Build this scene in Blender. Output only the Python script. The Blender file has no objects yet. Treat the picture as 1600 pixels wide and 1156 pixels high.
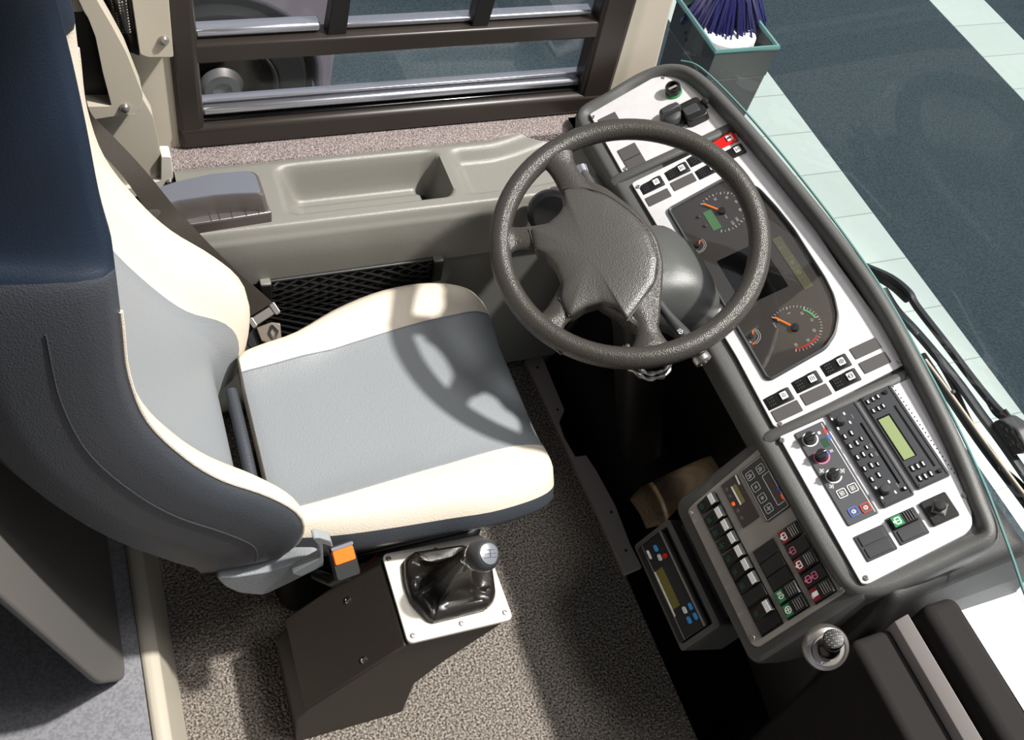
import bpy, bmesh, math, random
from mathutils import Vector, Matrix
random.seed(7)
COL = bpy.context.scene.collection
pi = math.pi
# ------------------------------------------------------------------ camera geometry (f = 1600 px at 1600 x 1156)
CAM = Vector((-.76, -1.0, 1.94))
R0 = Vector((0.93, -0.3281, 0.1656)).normalized()
R2 = Vector((0.3282, 0.5387, -0.7759)); R2 = (R2 - R2.dot(R0)*R0).normalized()
R1 = R2.cross(R0)
def ray(x, y): return (R0*((x-800)/1600) + R1*((y-578)/1600) + R2)
def onplane(x, y, P, n):
    d = ray(x, y); P = Vector(P); n = Vector(n)
    return CAM + d*((P-CAM).dot(n)/d.dot(n))
def atZ(x, y, z): return onplane(x, y, (0, 0, z), (0, 0, 1))
def atY(x, y, v): return onplane(x, y, (0, v, 0), (0, 1, 0))
def atX(x, y, v): return onplane(x, y, (v, 0, 0), (1, 0, 0))
class Fr:
    """local frame: u right, v away/up the panel, h out of the panel"""
    def __init__(s, O, n, u):
        s.O = Vector(O); s.n = Vector(n).normalized(); u = Vector(u); s.u = (u - u.dot(s.n)*s.n).normalized(); s.v = s.n.cross(s.u)
    def px(s, x, y, h=0):
        w = onplane(x, y, s.O + s.n*h, s.n) - s.O
        return (w.dot(s.u), w.dot(s.v))
    def w(s, u, v, h=0): return s.O + s.u*u + s.v*v + s.n*h
    def moved(s, u, v, h=0): return Fr(s.w(u, v, h), s.n, s.u)
    def mat(s):
        m = Matrix((s.u, s.v, s.n)).transposed().to_4x4(); m.translation = s.O; return m
WORLD = Fr((0, 0, 0), (0, 0, 1), (1, 0, 0))
def tilt(O, deg):
    t = math.radians(deg); return Fr(O, (-math.sin(t), 0, math.cos(t)), (0, -1, 0))
# ------------------------------------------------------------------ materials
def s2l(c): return tuple((x/12.92 if x <= .04045 else ((x+.055)/1.055)**2.4) for x in c)
MATS = {}
def mat(name, rgb, rough=.5, metal=0, bump=None, spec=.5, noise=None, emit=None, coat=0):
    """rgb sRGB 0..1; bump=(scale,strength,kind); noise=(scale,rgb2,amount)"""
    if name in MATS: return MATS[name]
    m = bpy.data.materials.new(name); m.use_nodes = True; nt = m.node_tree; N = nt.nodes; L = nt.links
    b = N['Principled BSDF']; c = s2l(rgb)
    b.inputs['Base Color'].default_value = (*c, 1); b.inputs['Roughness'].default_value = rough
    b.inputs['Metallic'].default_value = metal; b.inputs['Specular IOR Level'].default_value = spec
    b.inputs['Coat Weight'].default_value = coat
    tc = N.new('ShaderNodeTexCoord')
    if noise:
        t = N.new('ShaderNodeTexNoise'); t.inputs['Scale'].default_value = noise[0]; t.inputs['Detail'].default_value = 4
        L.new(tc.outputs['Object'], t.inputs['Vector'])
        r = N.new('ShaderNodeValToRGB'); r.color_ramp.elements[0].position = .5-noise[2]; r.color_ramp.elements[1].position = .5+noise[2]
        r.color_ramp.elements[0].color = (*c, 1); r.color_ramp.elements[1].color = (*s2l(noise[1]), 1)
        L.new(t.outputs['Fac'], r.inputs['Fac']); L.new(r.outputs['Color'], b.inputs['Base Color'])
    if bump:
        kind = bump[2] if len(bump) > 2 else 'noise'
        if kind == 'voronoi':
            t = N.new('ShaderNodeTexVoronoi'); out = t.outputs['Distance']
        else:
            t = N.new('ShaderNodeTexNoise'); out = t.outputs['Fac']; t.inputs['Detail'].default_value = 5
        t.inputs['Scale'].default_value = bump[0]; L.new(tc.outputs['Object'], t.inputs['Vector'])
        bp = N.new('ShaderNodeBump'); bp.inputs['Strength'].default_value = bump[1]; bp.inputs['Distance'].default_value = .002
        L.new(out, bp.inputs['Height']); L.new(bp.outputs['Normal'], b.inputs['Normal'])
    if emit:
        b.inputs['Emission Color'].default_value = (*s2l(emit[0]), 1); b.inputs['Emission Strength'].default_value = emit[1]
    MATS[name] = m; return m
CREAM = mat('cream_leather', (.83, .785, .725), .5, bump=(420, .25, 'voronoi'))
SLATE = mat('slate_leather', (.505, .52, .535), .46, bump=(420, .25, 'voronoi'))
SIDE = mat('shaded_slate_leather', (.22, .235, .26), .5, bump=(420, .25, 'voronoi'))  # same leather as the seat centre, with shade put into its colour
HEADSHADE = mat('shaded_head_leather', (.07, .125, .19), .5, bump=(420, .10, 'voronoi'))  # headrest copy of that leather, shade and blue cast put into the colour
DASH = mat('grey_dash_plastic', (.31, .31, .305), .40, bump=(900, .35))
DASHD = mat('dark_dash_plastic', (.13, .125, .125), .5, bump=(900, .35))
CONS = mat('grey_green_plastic', (.475, .468, .445), .30, bump=(700, .3))
SILVER = mat('silver_fascia', (.84, .83, .84), .40, .2, noise=(60, (.80, .79, .80), .3))
PANEL = mat('grey_fascia', (.58, .56, .54), .45, .25)
BLACK = mat('black_plastic', (.07, .07, .072), .42, bump=(900, .2))
BLACKG = mat('gloss_black', (.03, .03, .035), .15)
CHAR = mat('charcoal_plastic', (.20, .20, .21), .5, bump=(900, .2))
BLANK = mat('blank_cover_plastic', (.29, .28, .28), .55)
CHROME = mat('chrome', (.86, .86, .88), .16, 1)
STEEL = mat('steel', (.68, .66, .65), .34, .9)
WHITE = mat('white_print', (.93, .93, .92), .5)
LENS = mat('white_lens', (.86, .86, .85), .25)
ORANGE = mat('glowing_orange_plastic', (1.0, .42, .08), .35, emit=((1, .38, .05), .25))  # slight glow added to plastic parts that are no lamps
RED = mat('red_plastic', (.85, .10, .09), .35)
REDP = mat('red_print', (.85, .22, .15), .5)
GREENP = mat('green_print', (.12, .50, .28), .5)
GREENL = mat('light_green_print', (.42, .85, .55), .5)
BLUEP = mat('blue_print', (.30, .42, .85), .5)
BLUEB = mat('blue_button', (.20, .60, .88), .35)
PINKP = mat('pink_print', (.88, .45, .60), .5)
LCD = mat('lcd_green', (.52, .57, .40), .3)
LCDG = mat('lcd_mid_green', (.38, .58, .38), .3)
LCDY = mat('lcd_olive', (.45, .42, .18), .3)
LCDR = mat('lcd_dark_red', (.22, .08, .06), .25)
DIAL = mat('dial_face', (.30, .28, .27), .5)
WHEELM = mat('steering_leather', (.215, .20, .185), .33, bump=(520, .35, 'voronoi'))
PAD = mat('pad_leather', (.24, .23, .22), .38, bump=(420, .22, 'voronoi'))
SHROUD = mat('column_plastic', (.26, .265, .26), .36, bump=(900, .2))
WINF = mat('window_frame_rubber', (.17, .145, .13), .38)
ALU = mat('aluminium', (.74, .74, .77), .25, .9)
TRIM = mat('cream_trim', (.72, .69, .63), .45)
BELT = mat('belt_webbing', (.25, .225, .20), .7, bump=(800, .5))
BOOT = mat('black_leather_gaiter', (.12, .105, .095), .33, bump=(60, .5))
BOXB = mat('black_box_paint', (.20, .175, .155), .5, bump=(700, .3))
PLATE = mat('brushed_plate', (.90, .87, .83), .38, .3)
GRAYP = mat('armrest_grey', (.42, .43, .47), .35, .2)
PEDAL = mat('pedal_metal', (.48, .42, .34), .5, .3)
RUB = mat('wiper_black', (.10, .11, .13), .35)
TEALG = mat('glass_edge_green', (.32, .46, .45), .2)
BLUES = mat('blue_bristle', (.06, .06, .28), .5)
CAR = mat('lilac_silver_paint', (.58, .54, .58), .3, .3, coat=.5)
TYRE = mat('tyre_rubber', (.05, .05, .05), .7)
BRASS = mat('brass', (.55, .45, .25), .35, 1)
PART = mat('partition_grey', (.36, .35, .34), .6, bump=(50, .2))

def carpet(name, c1, c2, scale, strength=.6, rough=.95, c3=None):
    m = bpy.data.materials.new(name); m.use_nodes = True; nt = m.node_tree; N = nt.nodes; L = nt.links
    b = N['Principled BSDF']; b.inputs['Roughness'].default_value = rough; b.inputs['Specular IOR Level'].default_value = .2
    tc = N.new('ShaderNodeTexCoord'); v = N.new('ShaderNodeTexVoronoi'); v.inputs['Scale'].default_value = scale
    n = N.new('ShaderNodeTexNoise'); n.inputs['Scale'].default_value = scale*1.6; n.inputs['Detail'].default_value = 3
    L.new(tc.outputs['Object'], v.inputs['Vector']); L.new(tc.outputs['Object'], n.inputs['Vector'])
    r = N.new('ShaderNodeValToRGB'); r.color_ramp.elements[0].position = .38; r.color_ramp.elements[1].position = .62
    r.color_ramp.elements[0].color = (*s2l(c1), 1); r.color_ramp.elements[1].color = (*s2l(c2), 1)
    if c3:
        e = r.color_ramp.elements.new(.5); e.color = (*s2l(c3), 1)
    L.new(n.outputs['Fac'], r.inputs['Fac']); L.new(r.outputs['Color'], b.inputs['Base Color'])
    bp = N.new('ShaderNodeBump'); bp.inputs['Strength'].default_value = strength; bp.inputs['Distance'].default_value = .004; bp.invert = True
    L.new(v.outputs['Distance'], bp.inputs['Height']); L.new(bp.outputs['Normal'], b.inputs['Normal'])
    return m
CARPET = carpet('cab_carpet', (.27, .25, .235), (.62, .585, .55), 150, 1.0)
LEDGE = carpet('ledge_carpet', (.36, .32, .31), (.62, .58, .57), 260, .5, c3=(.50, .46, .46))
HALL = carpet('hall_carpet', (.195, .245, .265), (.255, .305, .33), 60, .15)
VINYL = carpet('speckled_vinyl', (.48, .48, .50), (.56, .56, .58), 120, .05, .4)

def glass(name, tint, refl=1.0):
    m = bpy.data.materials.new(name); m.use_nodes = True; nt = m.node_tree; N = nt.nodes; L = nt.links
    N.remove(N['Principled BSDF']); out = N['Material Output']
    t = N.new('ShaderNodeBsdfTransparent'); t.inputs['Color'].default_value = (*tint, 1)
    g = N.new('ShaderNodeBsdfGlossy'); g.inputs['Roughness'].default_value = .02; g.inputs['Color'].default_value = (refl, refl, refl, 1)
    lw = N.new('ShaderNodeLayerWeight'); lw.inputs['Blend'].default_value = .5
    pw = N.new('ShaderNodeMath'); pw.operation = 'POWER'; pw.inputs[1].default_value = 5; L.new(lw.outputs['Facing'], pw.inputs[0])
    f = N.new('ShaderNodeMath'); f.operation = 'MULTIPLY_ADD'; f.inputs[1].default_value = .6; f.inputs[2].default_value = .035; L.new(pw.outputs[0], f.inputs[0])
    x = N.new('ShaderNodeMixShader'); L.new(f.outputs[0], x.inputs[0]); L.new(t.outputs[0], x.inputs[1]); L.new(g.outputs[0], x.inputs[2])
    L.new(x.outputs[0], out.inputs['Surface']); return m
GLASS = glass('clear_glass', (.93, .94, .95)); WSGLASS = glass('windscreen_glass', (.95, .98, .98))
SMOKE = glass('smoked_cover', (.80, .80, .80))
def tile_mat():
    m = bpy.data.materials.new('pale_floor_tiles'); m.use_nodes = True; nt = m.node_tree; N = nt.nodes; L = nt.links
    b = N['Principled BSDF']; b.inputs['Roughness'].default_value = .35
    tc = N.new('ShaderNodeTexCoord'); mp = N.new('ShaderNodeMapping')
    mp.inputs['Location'].default_value = (4.0, 0, 0)
    br = N.new('ShaderNodeTexBrick'); br.offset = 0
    br.inputs['Color1'].default_value = (*s2l((.80, .85, .82)), 1); br.inputs['Color2'].default_value = (*s2l((.78, .83, .80)), 1)
    br.inputs['Mortar'].default_value = (*s2l((.62, .66, .63)), 1); br.inputs['Scale'].default_value = 1
    br.inputs['Mortar Size'].default_value = .003; br.inputs['Brick Width'].default_value = 8; br.inputs['Row Height'].default_value = .277
    L.new(tc.outputs['Object'], mp.inputs[0]); L.new(mp.outputs[0], br.inputs['Vector'])
    n = N.new('ShaderNodeTexNoise'); n.inputs['Scale'].default_value = 25; L.new(tc.outputs['Object'], n.inputs['Vector'])
    mx = N.new('ShaderNodeMixRGB'); mx.blend_type = 'MULTIPLY'; mx.inputs[0].default_value = .12
    L.new(br.outputs['Color'], mx.inputs[1]); L.new(n.outputs['Color'], mx.inputs[2]); L.new(mx.outputs[0], b.inputs['Base Color'])
    return m
TILE = tile_mat()
def perf_mat():
    m = bpy.data.materials.new('perforated_metal'); m.use_nodes = True; nt = m.node_tree; N = nt.nodes; L = nt.links
    b = N['Principled BSDF']; b.inputs['Roughness'].default_value = .3
    tc = N.new('ShaderNodeTexCoord'); v = N.new('ShaderNodeTexVoronoi'); v.inputs['Scale'].default_value = 190; v.inputs['Randomness'].default_value = .1
    r = N.new('ShaderNodeValToRGB'); r.color_ramp.elements[0].position = .28; r.color_ramp.elements[1].position = .36
    r.color_ramp.elements[0].color = (.45, .43, .42, 1); r.color_ramp.elements[1].color = (.01, .01, .01, 1)
    L.new(tc.outputs['Object'], v.inputs['Vector']); L.new(v.outputs['Distance'], r.inputs['Fac']); L.new(r.outputs['Color'], b.inputs['Base Color'])
    return m
PERF = perf_mat()
def dotted(name, base, dot, scale):
    m = bpy.data.materials.new(name); m.use_nodes = True; nt = m.node_tree; N = nt.nodes; L = nt.links
    b = N['Principled BSDF']; b.inputs['Roughness'].default_value = .5
    tc = N.new('ShaderNodeTexCoord'); v = N.new('ShaderNodeTexVoronoi'); v.inputs['Scale'].default_value = scale; v.inputs['Randomness'].default_value = .1
    r = N.new('ShaderNodeValToRGB'); r.color_ramp.elements[0].position = .2; r.color_ramp.elements[1].position = .3
    r.color_ramp.elements[0].color = (*s2l(dot), 1); r.color_ramp.elements[1].color = (*s2l(base), 1)
    L.new(tc.outputs['Object'], v.inputs['Vector']); L.new(v.outputs['Distance'], r.inputs['Fac']); L.new(r.outputs['Color'], b.inputs['Base Color'])
    return m
PEDALP = dotted('perforated_pedal', (.62, .53, .42), (.22, .18, .14), 220)

# ------------------------------------------------------------------ mesh building
class MB:
    def __init__(s): s.v = []; s.f = []; s.m = []
    def add(s, vs, fs, mi=0):
        o = len(s.v); s.v += [Vector(p) for p in vs]
        for k, f in enumerate(fs):
            s.f.append([o+i for i in f]); s.m.append(mi[k] if isinstance(mi, list) else mi)
        return s
    def prism(s, F, pts, z0, z1, mi=0, top=None, taper=1.0):
        """extrude polygon pts (u,v) from h z0 to z1; top = other outline or taper about centroid"""
        n = len(pts)
        if top is None:
            cu = sum(p[0] for p in pts)/n; cv = sum(p[1] for p in pts)/n
            top = [(cu+(p[0]-cu)*taper, cv+(p[1]-cv)*taper) for p in pts]
        area = sum(pts[i][0]*pts[(i+1) % n][1]-pts[(i+1) % n][0]*pts[i][1] for i in range(n))
        if area < 0: pts = pts[::-1]; top = top[::-1]
        vs = [F.w(p[0], p[1], z0) for p in pts] + [F.w(p[0], p[1], z1) for p in top]
        fs = [list(range(n))[::-1], list(range(n, 2*n))] + [[i, (i+1) % n, n+(i+1) % n, n+i] for i in range(n)]
        return s.add(vs, fs, mi)
    def box(s, F, u0, u1, v0, v1, z0, z1, mi=0, taper=1.0):
        return s.prism(F, [(u0, v0), (u1, v0), (u1, v1), (u0, v1)], z0, z1, mi, taper=taper)
    def rbox(s, F, u0, u1, v0, v1, z0, z1, r, mi=0, taper=1.0, seg=4):
        return s.prism(F, rrect(u0, u1, v0, v1, r, seg), z0, z1, mi, taper=taper)
    def loft(s, loops, mi=0, caps=True, closed=True, mf=None, ring=False):
        n = len(loops[0]); vs = [p for l in loops for p in l]; fs = []; ms = []
        R = len(loops) if ring else len(loops)-1
        for i in range(R):
            i2 = (i+1) % len(loops)
            for j in range(n if closed else n-1):
                k = (j+1) % n; fs.append([i*n+j, i*n+k, i2*n+k, i2*n+j]); ms.append(mf(i, j) if mf else mi)
        if caps and not ring:
            fs.append(list(range(n))[::-1]); ms.append(mf(0, 0) if mf else mi)
            fs.append([(len(loops)-1)*n+j for j in range(n)]); ms.append(mf(R-1, 0) if mf else mi)
        return s.add(vs, fs, ms)
    def tube(s, pts, r, n=12, mi=0, closed=False, caps=True, flat=1.0, up=None):
        pts = [Vector(p) for p in pts]; L = len(pts); loops = []; N = None
        for i, p in enumerate(pts):
            a = pts[(i-1) % L] if (closed or i > 0) else p; b = pts[(i+1) % L] if (closed or i < L-1) else p
            t = (b-a).normalized()
            if N is None:
                N = Vector(up) if up else (Vector((0, 0, 1)) if abs(t.z) < .9 else Vector((1, 0, 0)))
            if up: N = Vector(up)
            N = (N-N.dot(t)*t).normalized(); B = t.cross(N)
            rr = r[i] if isinstance(r, (list, tuple)) else r
            loops.append([p + B*math.cos(2*pi*k/n)*rr + N*math.sin(2*pi*k/n)*rr*flat for k in range(n)])
        return s.loft(loops, mi, caps=caps, ring=closed)
    def lathe(s, F, prof, n=28, mi=0, mf=None):
        loops = [[F.w(r*math.cos(2*pi*k/n), r*math.sin(2*pi*k/n), h) for k in range(n)] for r, h in prof]
        return s.loft(loops, mi, mf=mf)
    def strip(s, F, pts, w, z0, z1, mi=0):
        """a flat band of width w along (u,v) points"""
        L = []; Rr = []
        for i, p in enumerate(pts):
            a = pts[max(0, i-1)]; b = pts[min(len(pts)-1, i+1)]
            dx, dy = b[0]-a[0], b[1]-a[1]; q = math.hypot(dx, dy) or 1; nx, ny = -dy/q*w/2, dx/q*w/2
            L.append((p[0]+nx, p[1]+ny)); Rr.append((p[0]-nx, p[1]-ny))
        for i in range(len(pts)-1):
            s.prism(F, [Rr[i], Rr[i+1], L[i+1], L[i]], z0, z1, mi)
        return s
    def arc(s, F, c, r, a0, a1, w, z0, z1, mi=0, n=24):
        return s.strip(F, [(c[0]+r*math.cos(a0+(a1-a0)*k/n), c[1]+r*math.sin(a0+(a1-a0)*k/n)) for k in range(n+1)], w, z0, z1, mi)
    def outline(s, F, pts, w, z0, z1, mi=0):
        return s.strip(F, list(pts)+[pts[0], pts[1]], w, z0, z1, mi)
    def text(s, F, txt, u, v, size, h, mi=0, rot=0):
        cu = bpy.data.curves.new('t', 'FONT'); cu.body = txt; cu.size = size; cu.align_x = 'CENTER'; cu.align_y = 'CENTER'; cu.extrude = .0001; cu.resolution_u = 2
        o = bpy.data.objects.new('t', cu); COL.objects.link(o); dg = bpy.context.evaluated_depsgraph_get(); dg.update()
        me = bpy.data.meshes.new_from_object(o.evaluated_get(dg))
        c, sn = math.cos(rot), math.sin(rot)
        vs = [F.w(u+p.co.x*c-p.co.y*sn, v+p.co.x*sn+p.co.y*c, h+p.co.z) for p in me.vertices]
        s.add(vs, [list(p.vertices) for p in me.polygons], mi)
        bpy.data.objects.remove(o); bpy.data.curves.remove(cu); bpy.data.meshes.remove(me); return s
def rrect(u0, u1, v0, v1, r, seg=4):
    o = []
    for cx, cy, a in ((u1-r, v0+r, -90), (u1-r, v1-r, 0), (u0+r, v1-r, 90), (u0+r, v0+r, 180)):
        for k in range(seg+1):
            t = math.radians(a+90*k/seg); o.append((cx+r*math.cos(t), cy+r*math.sin(t)))
    return o
def rpoly(pts, r, seg=4):
    """round the corners of a polygon"""
    o = []; n = len(pts)
    for i in range(n):
        p = Vector((*pts[i], 0)); a = Vector((*pts[i-1], 0)); b = Vector((*pts[(i+1) % n], 0))
        da = (a-p); db = (b-p); q = min(r, da.length*.45, db.length*.45); A = p+da.normalized()*q; B = p+db.normalized()*q
        for k in range(seg+1):
            t = k/seg; m = A*(1-t)**2+p*2*t*(1-t)+B*t*t; o.append((m.x, m.y))
    return o
def smooth(pts, sub=6, closed=True):
    """Catmull-Rom through points (tuples of any length)"""
    n = len(pts); o = []; R = range(n) if closed else range(n-1)
    g = (lambda i: pts[i % n]) if closed else (lambda i: pts[max(0, min(n-1, i))])
    for i in R:
        p0, p1, p2, p3 = g(i-1), g(i), g(i+1), g(i+2)
        for k in range(sub):
            t = k/sub
            o.append(tuple(.5*(2*b+(c-a)*t+(2*a-5*b+4*c-d)*t*t+(3*b-3*c+d-a)*t**3) for a, b, c, d in zip(p0, p1, p2, p3)))
    if not closed: o.append(tuple(pts[-1]))
    return o
def interp(x, xs, ys):
    if x <= xs[0]: return ys[0]
    for i in range(len(xs)-1):
        if x <= xs[i+1]:
            t = (x-xs[i])/(xs[i+1]-xs[i]); t = t*t*(3-2*t)*.4+t*.6
            return ys[i]+(ys[i+1]-ys[i])*t
    return ys[-1]
def sstep(a, b, x):
    t = max(0, min(1, (x-a)/(b-a))); return t*t*(3-2*t)

PM = {}
def thing(name, label, cat, F=None, group=None, loc=None):
    o = bpy.data.objects.new(name, None); COL.objects.link(o); o.empty_display_size = .05
    m = F.mat() if F else Matrix.Translation(Vector(loc or (0, 0, 0)))
    o.matrix_world = m; PM[o.name] = m.copy(); o['label'] = label; o['category'] = cat
    if group: o['group'] = group
    return o
def obj(name, mb, mats, parent=None, bevel=0, seg=2, sub=0, ang=38, label=None, solid=0):
    me = bpy.data.meshes.new(name); me.from_pydata([tuple(v) for v in mb.v], [], mb.f)
    mats = mats if isinstance(mats, (list, tuple)) else [mats]
    for m in mats: me.materials.append(m)
    for p, mi in zip(me.polygons, mb.m): p.material_index = mi; p.use_smooth = True
    bm = bmesh.new(); bm.from_mesh(me); bmesh.ops.recalc_face_normals(bm, faces=bm.faces); bm.to_mesh(me); bm.free()
    me.set_sharp_from_angle(angle=math.radians(ang))
    o = bpy.data.objects.new(name, me); COL.objects.link(o)
    if parent:
        M = PM[parent.name]; me.transform(M.inverted()); o.parent = parent; PM[o.name] = M.copy()
        # a sub-part's parent is itself a mesh at identity under the thing
        if parent.type == 'MESH': o.matrix_local = Matrix()
    else:
        c = sum((Vector(b) for b in o.bound_box), Vector())/8; c.z = min(b[2] for b in o.bound_box)
        me.transform(Matrix.Translation(-c)); o.location = c; PM[o.name] = Matrix.Translation(c)
    if bevel:
        b = o.modifiers.new('bevel', 'BEVEL'); b.width = bevel; b.segments = seg; b.limit_method = 'ANGLE'; b.angle_limit = math.radians(35)
    if solid:
        b = o.modifiers.new('solid', 'SOLIDIFY'); b.thickness = solid
    if sub:
        b = o.modifiers.new('sub', 'SUBSURF'); b.levels = sub; b.render_levels = sub
    if label: o['label'] = label
    return o
def tag(o, label, cat, group=None):
    o['label'] = label; o['category'] = cat
    if group: o['group'] = group
    return o
def struct(o): o['kind'] = 'structure'; return o
def screw(F, u, v, h, parent, r=.0042, m=None, name='screw'):
    mb = MB(); G = F.moved(u, v, h)
    mb.lathe(G, [(r*1.0, -.0005), (r, .0008), (r*.8, .0018), (r*.45, .002), (r*.42, .0012), (.0001, .0012)], 16)
    return obj(name, mb, m or STEEL, parent)
# ================================================================== DASHBOARD
FD = tilt((.30, -.42, .72), 27)
def pxs(F, l, h=0): return [F.px(x, y, h) for x, y in l]
# outer rim of the dash in panel coordinates
RPX = [(902, 172, .004), (950, 140, .010), (1005, 108, .014), (1050, 97, .020), (1092, 110, .027), (1152, 168, .033), (1230, 258, .033), (1320, 370, .032), (1390, 470, .030),
       (1450, 580, .026), (1500, 680, .021), (1538, 772, .016), (1556, 835, .010)]
RIM = [(*FD.px(x, y, h), h) for x, y, h in RPX] + [(.200, .0, .004), (.201, -.07, .001), (.197, -.13, -.001), (.176, -.166, -.002), (.12, -.174, -.001), (0, -.175, .0), (-.3, -.175, .0), (-.6, -.175, .0), (-.85, -.178, .0)]
dash = thing('dashboard', 'long grey curved dashboard under the windscreen in front of the steering wheel', 'dashboard', loc=(.30, -.05, .45))
rs = smooth(RIM, 6)
def off3(l, d):
    n = len(l); o = []
    for i in range(n):
        a = l[i-1]; b = l[(i+1) % n]; dx, dy = b[0]-a[0], b[1]-a[1]; q = math.hypot(dx, dy) or 1; e = d*(1-.45*sstep(.008, .022, l[i][2])) if d > 0 else d; o.append((l[i][0]-dy/q*e, l[i][1]+dx/q*e, l[i][2]))
    return o
sg3 = 1 if sum(rs[i][0]*rs[(i+1) % len(rs)][1]-rs[(i+1) % len(rs)][0]*rs[i][1] for i in range(len(rs))) > 0 else -1
def dl_(ins, f): return [FD.w(u, v, f(h)) for u, v, h in off3(rs, sg3*(ins*1.1-.005))]
top0 = dl_(0, lambda h: h-.016)
def low(p, z, k):
    rt = sstep(-.48, -.60, p.y); x = p.x+(.34+(p.x-.30)*.35-p.x)*k*(1-rt); return Vector((x, p.y+.02*rt*k, z))
mb = MB()
mb.loft([[low(p, .40, 1) for p in top0], [low(p, .54, .75) for p in top0], [Vector((p.x, p.y, p.z-.035)) for p in dl_(.004, lambda h: min(h, .0)-.016)], top0, dl_(.002, lambda h: h-.008), dl_(.007, lambda h: h-.002), dl_(.013, lambda h: h), dl_(.019, lambda h: h-.002), dl_(.0235, lambda h: h-.008 if h > .012 else -.002), dl_(.027, lambda h: min(h-.016, 0) if h > .02 else -.004)])
obj('housing', mb, DASH, dash, ang=50)
mb = MB(); mb.loft([dl_(.0268, lambda h: min(h-.016, 0) if h > .02 else -.0045), dl_(.031, lambda h: -.009 if h > .012 else -.0046)]); obj('channel_shade', mb, mat('channel_shade_black', (.075, .07, .07), .6), dash)  # same plastic as the housing; the channel's shade is painted as black
# divider rolls between the three fascia plates
for a, b in (((966, 279), (1160, 192)), ((1207, 680), (1436, 577))):
    p, q = FD.px(*a), FD.px(*b); mb = MB()
    mb.tube([FD.w(p[0], p[1]-.012, -.006), FD.w(p[0], p[1], -.001), FD.w((p[0]+q[0])/2, (p[1]+q[1])/2, .0), FD.w(q[0], q[1]-.025, -.001), FD.w(q[0], q[1]-.004, -.004)], .0105, 14, flat=.7, up=FD.n); obj('divider', mb, DASH, dash)
# wedge of body that carries the left end and the right end wall
E_ = FD.px(1350, 913)
# ------------------------------------------------------------------ fascia plates
PL1 = [(921, 178), (1040, 110), (1059, 108.5), (1077, 114), (1097, 131.5), (1118, 152), (1134, 172), (1143, 186), (1139, 193), (1108, 206), (977, 272.5), (972, 269)]
PL2 = [(987, 287), (992, 283), (1150, 207), (1156, 207), (1194, 252), (1242, 314), (1277, 363), (1311, 414.5), (1346, 463), (1381, 511), (1414, 563), (1412, 570), (1219, 668), (1209, 666), (1150, 555.7)]
PL3 = [(1217, 682), (1419, 582), (1425, 584), (1449, 635), (1477, 699), (1504.5, 762.7), (1518, 798), (1519, 822), (1507, 835), (1356, 912), (1346, 912), (1338, 898)]
def screws(F, l, par, h=.003, r=.0045):
    for x, y in l: u, v = F.px(x, y, h); screw(F, u, v, h, par, r)
def fascia(pts, label, sc, r=.006):
    P = pxs(FD, pts, .003); u, v = P[0]
    t = thing('fascia_panel', label, 'dashboard panel', FD.moved(u, v))
    mb = MB(); mb.prism(FD, rpoly(P, r), -.006, .003); obj('plate', mb, SILVER, t, bevel=.0008)
    screws(FD, sc, t); return t
f1 = fascia(PL1, 'silver dashboard panel with headlamp knob and mirror switch, farthest from the radio', [(1037, 121), (927, 183), (977, 264), (1136, 180)])
f2 = fascia(PL2, 'silver dashboard panel that surrounds the instrument cluster behind the steering wheel', [(997, 292), (1150, 200+12), (1219, 663), (1405, 564)])
f3 = fascia(PL3, 'silver dashboard panel that carries the radio and heater controls', [(1222, 688), (1416, 588), (1507, 774), (1353, 903)])
for o in (f1, f2, f3): pass

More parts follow.
